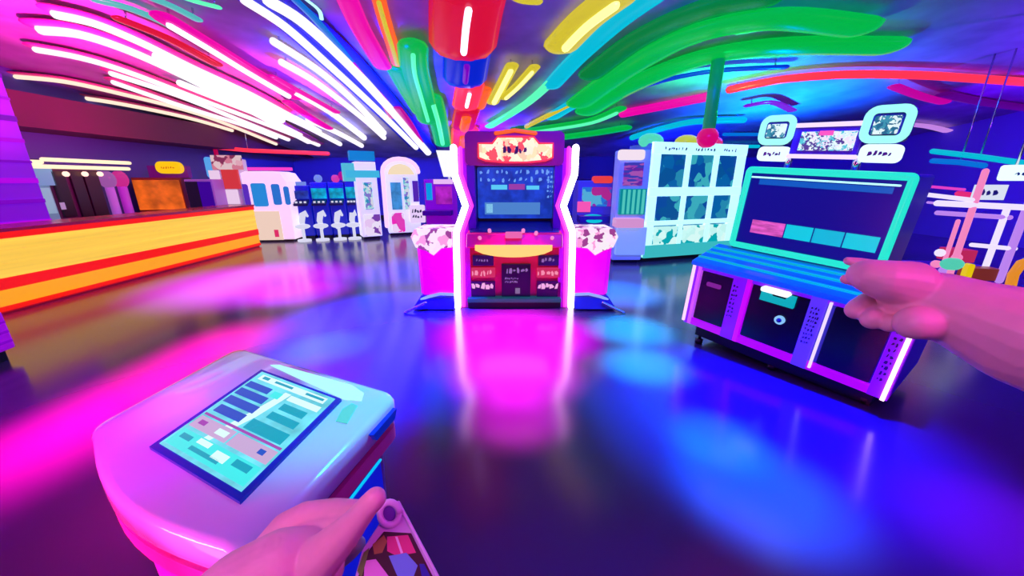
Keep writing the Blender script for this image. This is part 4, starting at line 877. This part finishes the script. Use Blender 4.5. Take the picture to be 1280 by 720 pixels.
# left hand (bottom of picture): thumb on top of curled fingers
limb('person', 'bare hand and wrist reaching in from the lower left, pinching a printed card',
  [ [(-60,1250,.27,66),(60,1050,.30,62),(240,800,.33,54),(300,742,.345,50),(350,710,.36,44),(385,697,.372,34)],              # forearm, wrist, heel
    [(370,716,.365,34),(402,696,.36,27),(430,668,.354,20),(449,646,.350,15.5),(460,632,.349,14),(469,623,.349,13.5)],   # thumb
    [(335,690,.40,22),(358,662,.405,21),(382,643,.405,15),(416,637,.40,13),(444,636,.39,11)],    # index
    [(345,700,.39,20),(368,674,.395,18),(392,660,.392,12.5),(420,654,.388,11),(444,650,.38,9.5)],  # middle
    [(365,712,.40,20),(395,690,.41,16),(430,670,.41,12),(446,662,.40,10)],   # ring
    [(380,725,.40,20),(412,706,.41,14),(436,690,.41,11),(448,680,.40,9)] ],  # little
  [ (392,718,.37,40,30,26,30), (350,692,.388,32,28,22,40) ], skin)
# right hand: fist seen from the thumb side, forearm to the right edge
limb('person', 'bare forearm and closed hand reaching in from the right edge',
  [ [(2100,640,.22,90),(1700,540,.26,84),(1400,458,.31,74),(1290,424,.335,62),(1215,396,.36,46),(1170,381,.38,41),(1140,371,.39,33)],
    [(1190,402,.372,26),(1160,403,.368,22),(1142,404,.366,20)],                      # heel of the hand
    [(1135,356,.385,30),(1105,350,.385,25),(1088,345,.39,21),(1078,343,.395,16)],     # thumb root
    [(1110,362,.415,15),(1085,354,.43,10),(1068,350,.435,8),(1058,349,.435,6.5)],      # index tip
    [(1095,336,.42,11),(1075,329,.43,7),(1060,326,.435,5)],                         # thumb tip
    [(1108,372,.45,15),(1086,378,.44,13),(1074,384,.425,12),(1069,388,.412,11)],
    [(1120,376,.44,15),(1102,386,.43,13),(1093,395,.412,12.5),(1090,399,.398,12.5)],
    [(1134,382,.43,15),(1120,392,.42,12),(1113,400,.402,11.5),(1111,404,.388,11)] ],
  [ (1112,353,.388,38,24,24,-14) ], skin)

# printed card held by the left hand
cd = [(484,626),(500,628),(552,730),(440,735),(452,690),(476,652)]
dd = [.385,.387,.372,.352,.358,.375]
P0 = [at_depth(x, y, d+.012) for (x, y), d in zip(cd, dd)]
o0 = P0[0].copy(); nrm = (P0[2]-P0[0]).cross(P0[3]-P0[0]).normalized()
cam0 = Vector((0,0,H))
if nrm.dot(cam0-P0[0]) < 0: nrm = -nrm
pc_ = P0[0]; P0 = [p-nrm*(p-pc_).dot(nrm) for p in P0]
t = thing('printed_card', 'white edged card with a colourful picture held in the left hand', 'card', P0[3])
loc = lambda p, h=0.0: p-P0[3]+nrm*h
MB().prism([loc(p,-.0015) for p in P0], [loc(p,.0015) for p in P0]).build('card', mat('card_white', (0.7,0.66,0.85), 0.35), t, 0.001)
def card_pt(x, y, h):
    r = ray(x, y); k = (P0[3]-cam0).dot(nrm)/r.dot(nrm); return loc(cam0+r*k, h)
def patch(name, pts, m_, h=.0022): MB().prism([card_pt(x,y,.0014) for x,y in pts], [card_pt(x,y,h) for x,y in pts]).build(name, m_, t)
patch('picture', [(480,664),(514,666),(545,728),(446,728),(455,695)], mat('print_dark', (0.05,0.03,0.03), 0.5))
patch('picture_patch', [(484,670),(510,668),(520,690),(496,694),(484,688)], mat('print_rose', (0.7,0.08,0.25), 0.5), .0026)
patch('picture_patch', [(486,694),(508,690),(522,706),(516,722),(498,722)], mat('print_sky', (0.15,0.45,0.8), 0.5), .0028)
patch('picture_patch', [(456,700),(470,698),(488,722),(455,728)], mat('print_lilac', (0.75,0.4,0.7), 0.5), .0028)
patch('picture_patch', [(447,712),(455,690),(462,684),(458,700),(452,722)], mat('print_green', (0.15,0.4,0.05), 0.5), .003)
patch('picture_patch', [(466,680),(480,668),(484,676),(478,690),(468,692)], mat('print_ochre', (0.35,0.25,0.05), 0.5), .0026)
patch('picture_patch', [(494,670),(497,670),(504,690),(501,691)], mat('print_cream', (0.9,0.8,0.8), 0.5), .0032)
patch('picture_patch', [(524,704),(530,704),(540,724),(528,724)], mat('print_navy', (0.03,0.05,0.4), 0.5), .0028)
ring_c = [card_pt(487+12*math.cos(a), 641+14*math.sin(a), .004) for a in [2*PI*k/20 for k in range(21)]]
MB().tube(ring_c, 0.0035, 8, cap=False).build('eyelet', mat('eyelet_white', (0.85,0.8,0.95), 0.3), t)
hole = [card_pt(487+10*math.cos(a), 641+12*math.sin(a), .0014) for a in [2*PI*k/20 for k in range(20)]]
hole2 = [card_pt(487+10*math.cos(a), 641+12*math.sin(a), .0028) for a in [2*PI*k/20 for k in range(20)]]
MB().prism(hole, hole2).build('eyelet_centre', mat('eyelet_purple', (0.15,0.05,0.4), 0.4), t)
MB().tube([card_pt(498,628,.002), card_pt(552,730,.002)], 0.002, 8).build('card_edge', mat('edge_silver', (0.8,0.85,0.95), 0.25), t)

# ------------------------------------------------------------------ lamps added unseen for colour and light
def area(loc, aim, size, col, e, spread=PI, name='lamp', sy=None):
    l = bpy.data.lights.new(name, 'AREA'); l.energy = e; l.color = col; l.size = size; l.spread = spread
    if sy: l.shape = 'RECTANGLE'; l.size_y = sy
    o = bpy.data.objects.new(name, l); C.objects.link(o); o.location = loc
    o.rotation_euler = (Vector(aim)-Vector(loc)).to_track_quat('-Z', 'Y').to_euler(); return o
def spot(loc, aim, deg, col, e, blend=0.8, r=0.1, name='added_spot'):
    l = bpy.data.lights.new(name, 'SPOT'); l.energy = e; l.color = col; l.spot_size = math.radians(deg); l.spot_blend = blend; l.shadow_soft_size = r
    o = bpy.data.objects.new(name, l); C.objects.link(o); o.location = loc
    o.rotation_euler = (Vector(aim)-Vector(loc)).to_track_quat('-Z', 'Y').to_euler(); return o
# unseen coloured fill added over the room and walls
area((1.5, 9, 3.0), (1.5, 9, 0), 7, (0.0, 0.02, 1.0), 130, sy=5)
area((1.5, 1.3, 3.6), (1.5, 11, 1.8), 3, (0.0, 0.03, 1.0), 260, sy=0.6, spread=math.radians(130))
spot((-5.0, 9.5, 3.0), (-6.5, 16, 2.0), 110, (0.0, 0.01, 1.0), 1500)
spot((4.0, 10.5, 2.6), (7.0, 16, 2.0), 110, (0.0, 0.01, 1.0), 1500)
spot((8.5, 7.0, 2.6), (12.5, 9, 1.6), 120, (0.12, 0.0, 1.0), 900)
spot((-6.8, 7.5, 2.2), (-9.0, 8.2, 2.4), 110, (1.0, 0.0, 0.35), 60)
# unseen spots added to wash the ceiling in colour
spot((-5.5, 5.0, 1.9), (-6.6, 5.2, 3.7), 130, (1.0, 0.02, 0.45), 900)
spot((-4.5, 8.0, 1.9), (-5.0, 8.2, 3.7), 120, (1.0, 0.05, 0.25), 500)
spot((-2.2, 7.0, 2.2), (-2.3, 7.5, 3.5), 130, (0.0, 0.01, 1.0), 1800)
spot((-1.0, 11.0, 1.8), (-1.0, 11.5, 3.5), 140, (0.05, 0.0, 1.0), 1500)
spot((3.4, 6.8, 2.3), (3.6, 7.0, 3.6), 130, (0.0, 0.8, 0.15), 700)
spot((6.0, 9.0, 1.8), (6.0, 9.0, 3.6), 140, (0.0, 0.10, 1.0), 1600)
spot((8.5, 5.0, 1.6), (8.7, 5.2, 3.6), 140, (0.15, 0.0, 1.0), 400)
# unseen spots added to lay coloured pools on the floor
spot((0.0, 3.5, 3.7), (0.03, 3.7, 0), 30, (1.0, 0.0, 0.55), 13000, blend=1)
spot((0.0, 2.7, 3.7), (0.03, 2.85, 0), 20, (1.0, 0.0, 0.50), 9000, blend=1)
spot((0.0, 2.2, 3.7), (0.03, 2.25, 0), 13, (1.0, 0.0, 0.50), 4000, blend=1)
area((-2.95, 2.7, 3.4), (-2.95, 2.7, 0), 0.25, (1.0, 0.0, 0.25), 130, sy=2.2, spread=math.radians(20), name='added_strip')
spot((-4.2, 5.8, 3.4), (-4.2, 5.9, 0), 58, (1.0, 0.0, 0.9), 8000, blend=1)
spot((-2.9, 5.2, 3.4), (-3.1, 5.2, 0), 26, (0.9, 0.0, 1.0), 4000, blend=1)
spot((1.3, 3.6, 3.7), (1.32, 3.8, 0), 17, (0.0, 0.9, 0.8), 7000, blend=1)
spot((1.2, 3.0, 3.7), (1.18, 3.0, 0), 14, (0.0, 0.9, 0.8), 6000, blend=1)
spot((1.2, 4.8, 3.6), (1.5, 5.2, 0), 26, (0.0, 0.55, 1.0), 6000, blend=1)
spot((1.3, 1.9, 3.7), (1.3, 2.0, 0), 11, (0.0, 0.55, 1.0), 3500, blend=1)
spot((1.4, 1.6, 3.7), (1.33, 1.6, 0), 16, (0.0, 0.25, 1.0), 5000, blend=1)
spot((1.9, 2.3, 3.7), (1.75, 2.3, 0), 40, (0.0, 0.0, 1.0), 6500, blend=1)
spot((2.3, 1.0, 3.5), (2.4, 1.2, 0), 20, (0.4, 0.0, 1.0), 1500, blend=1)
spot((-1.5, 3.9, 3.7), (-1.5, 4.0, 0), 44, (0.0, 0.0, 1.0), 14000, blend=1)
spot((-1.0, 2.6, 3.7), (-1.0, 2.7, 0), 26, (0.0, 0.0, 1.0), 4000, blend=1)
spot((-1.8, 3.2, 3.7), (-1.85, 3.35, 0), 15, (0.0, 0.5, 1.0), 3500, blend=1)
spot((-1.7, 6.2, 3.5), (-1.9, 6.6, 0), 44, (0.1, 0.0, 1.0), 9000, blend=1)
# unseen lights added to tint the kiosk
spot((-0.1, 1.6, 2.4), (-0.46, 0.88, 1.0), 19, (0.0, 0.75, 1.0), 200, r=0.05)
spot((-1.2, 1.9, 2.4), (-0.88, 1.0, 1.0), 15, (0.15, 0.6, 1.0), 70, r=0.05)
spot((-1.9, 0.6, 2.2), (-1.0, 0.75, 1.0), 26, (0.7, 0.0, 1.0), 130, r=0.05)
area((-1.7, -0.1, 0.95), (-0.85, 0.55, 0.72), 0.3, (1.0, 0.02, 0.22), 15, spread=math.radians(46))
# unseen pink and violet lights added for the hands
area((0.9, -0.3, 2.1), (0.35, 0.35, 1.5), 0.5, (1.0, 0.06, 0.68), 10)
area((-0.6, -0.3, 2.0), (-0.15, 0.3, 1.35), 0.5, (1.0, 0.28, 0.85), 8)
area((-0.7, 0.3, 1.0), (-0.2, 0.3, 1.3), 0.3, (0.40, 0.15, 1.0), 1.5)

# ------------------------------------------------------------------ world, camera, view
w = bpy.data.worlds.new('world'); bpy.context.scene.world = w; w.use_nodes = True
w.node_tree.nodes['Background'].inputs[0].default_value = (0.01, 0.01, 0.08, 1); w.node_tree.nodes['Background'].inputs[1].default_value = 0.3
cam = bpy.data.cameras.new('camera'); cam.sensor_width = 36; cam.lens = 36*F/1280; cam.clip_start = 0.02
co = bpy.data.objects.new('camera', cam); C.objects.link(co); co.location = (0, 0, H); co.rotation_euler = (PI/2-TH, 0, 0)
sc = bpy.context.scene; sc.camera = co
sc.view_settings.view_transform = 'Standard'; sc.view_settings.look = 'None'; sc.view_settings.gamma = 1.0; sc.view_settings.exposure = 0.0
sc.view_settings.use_curve_mapping = False
sc.cycles.max_bounces = 6
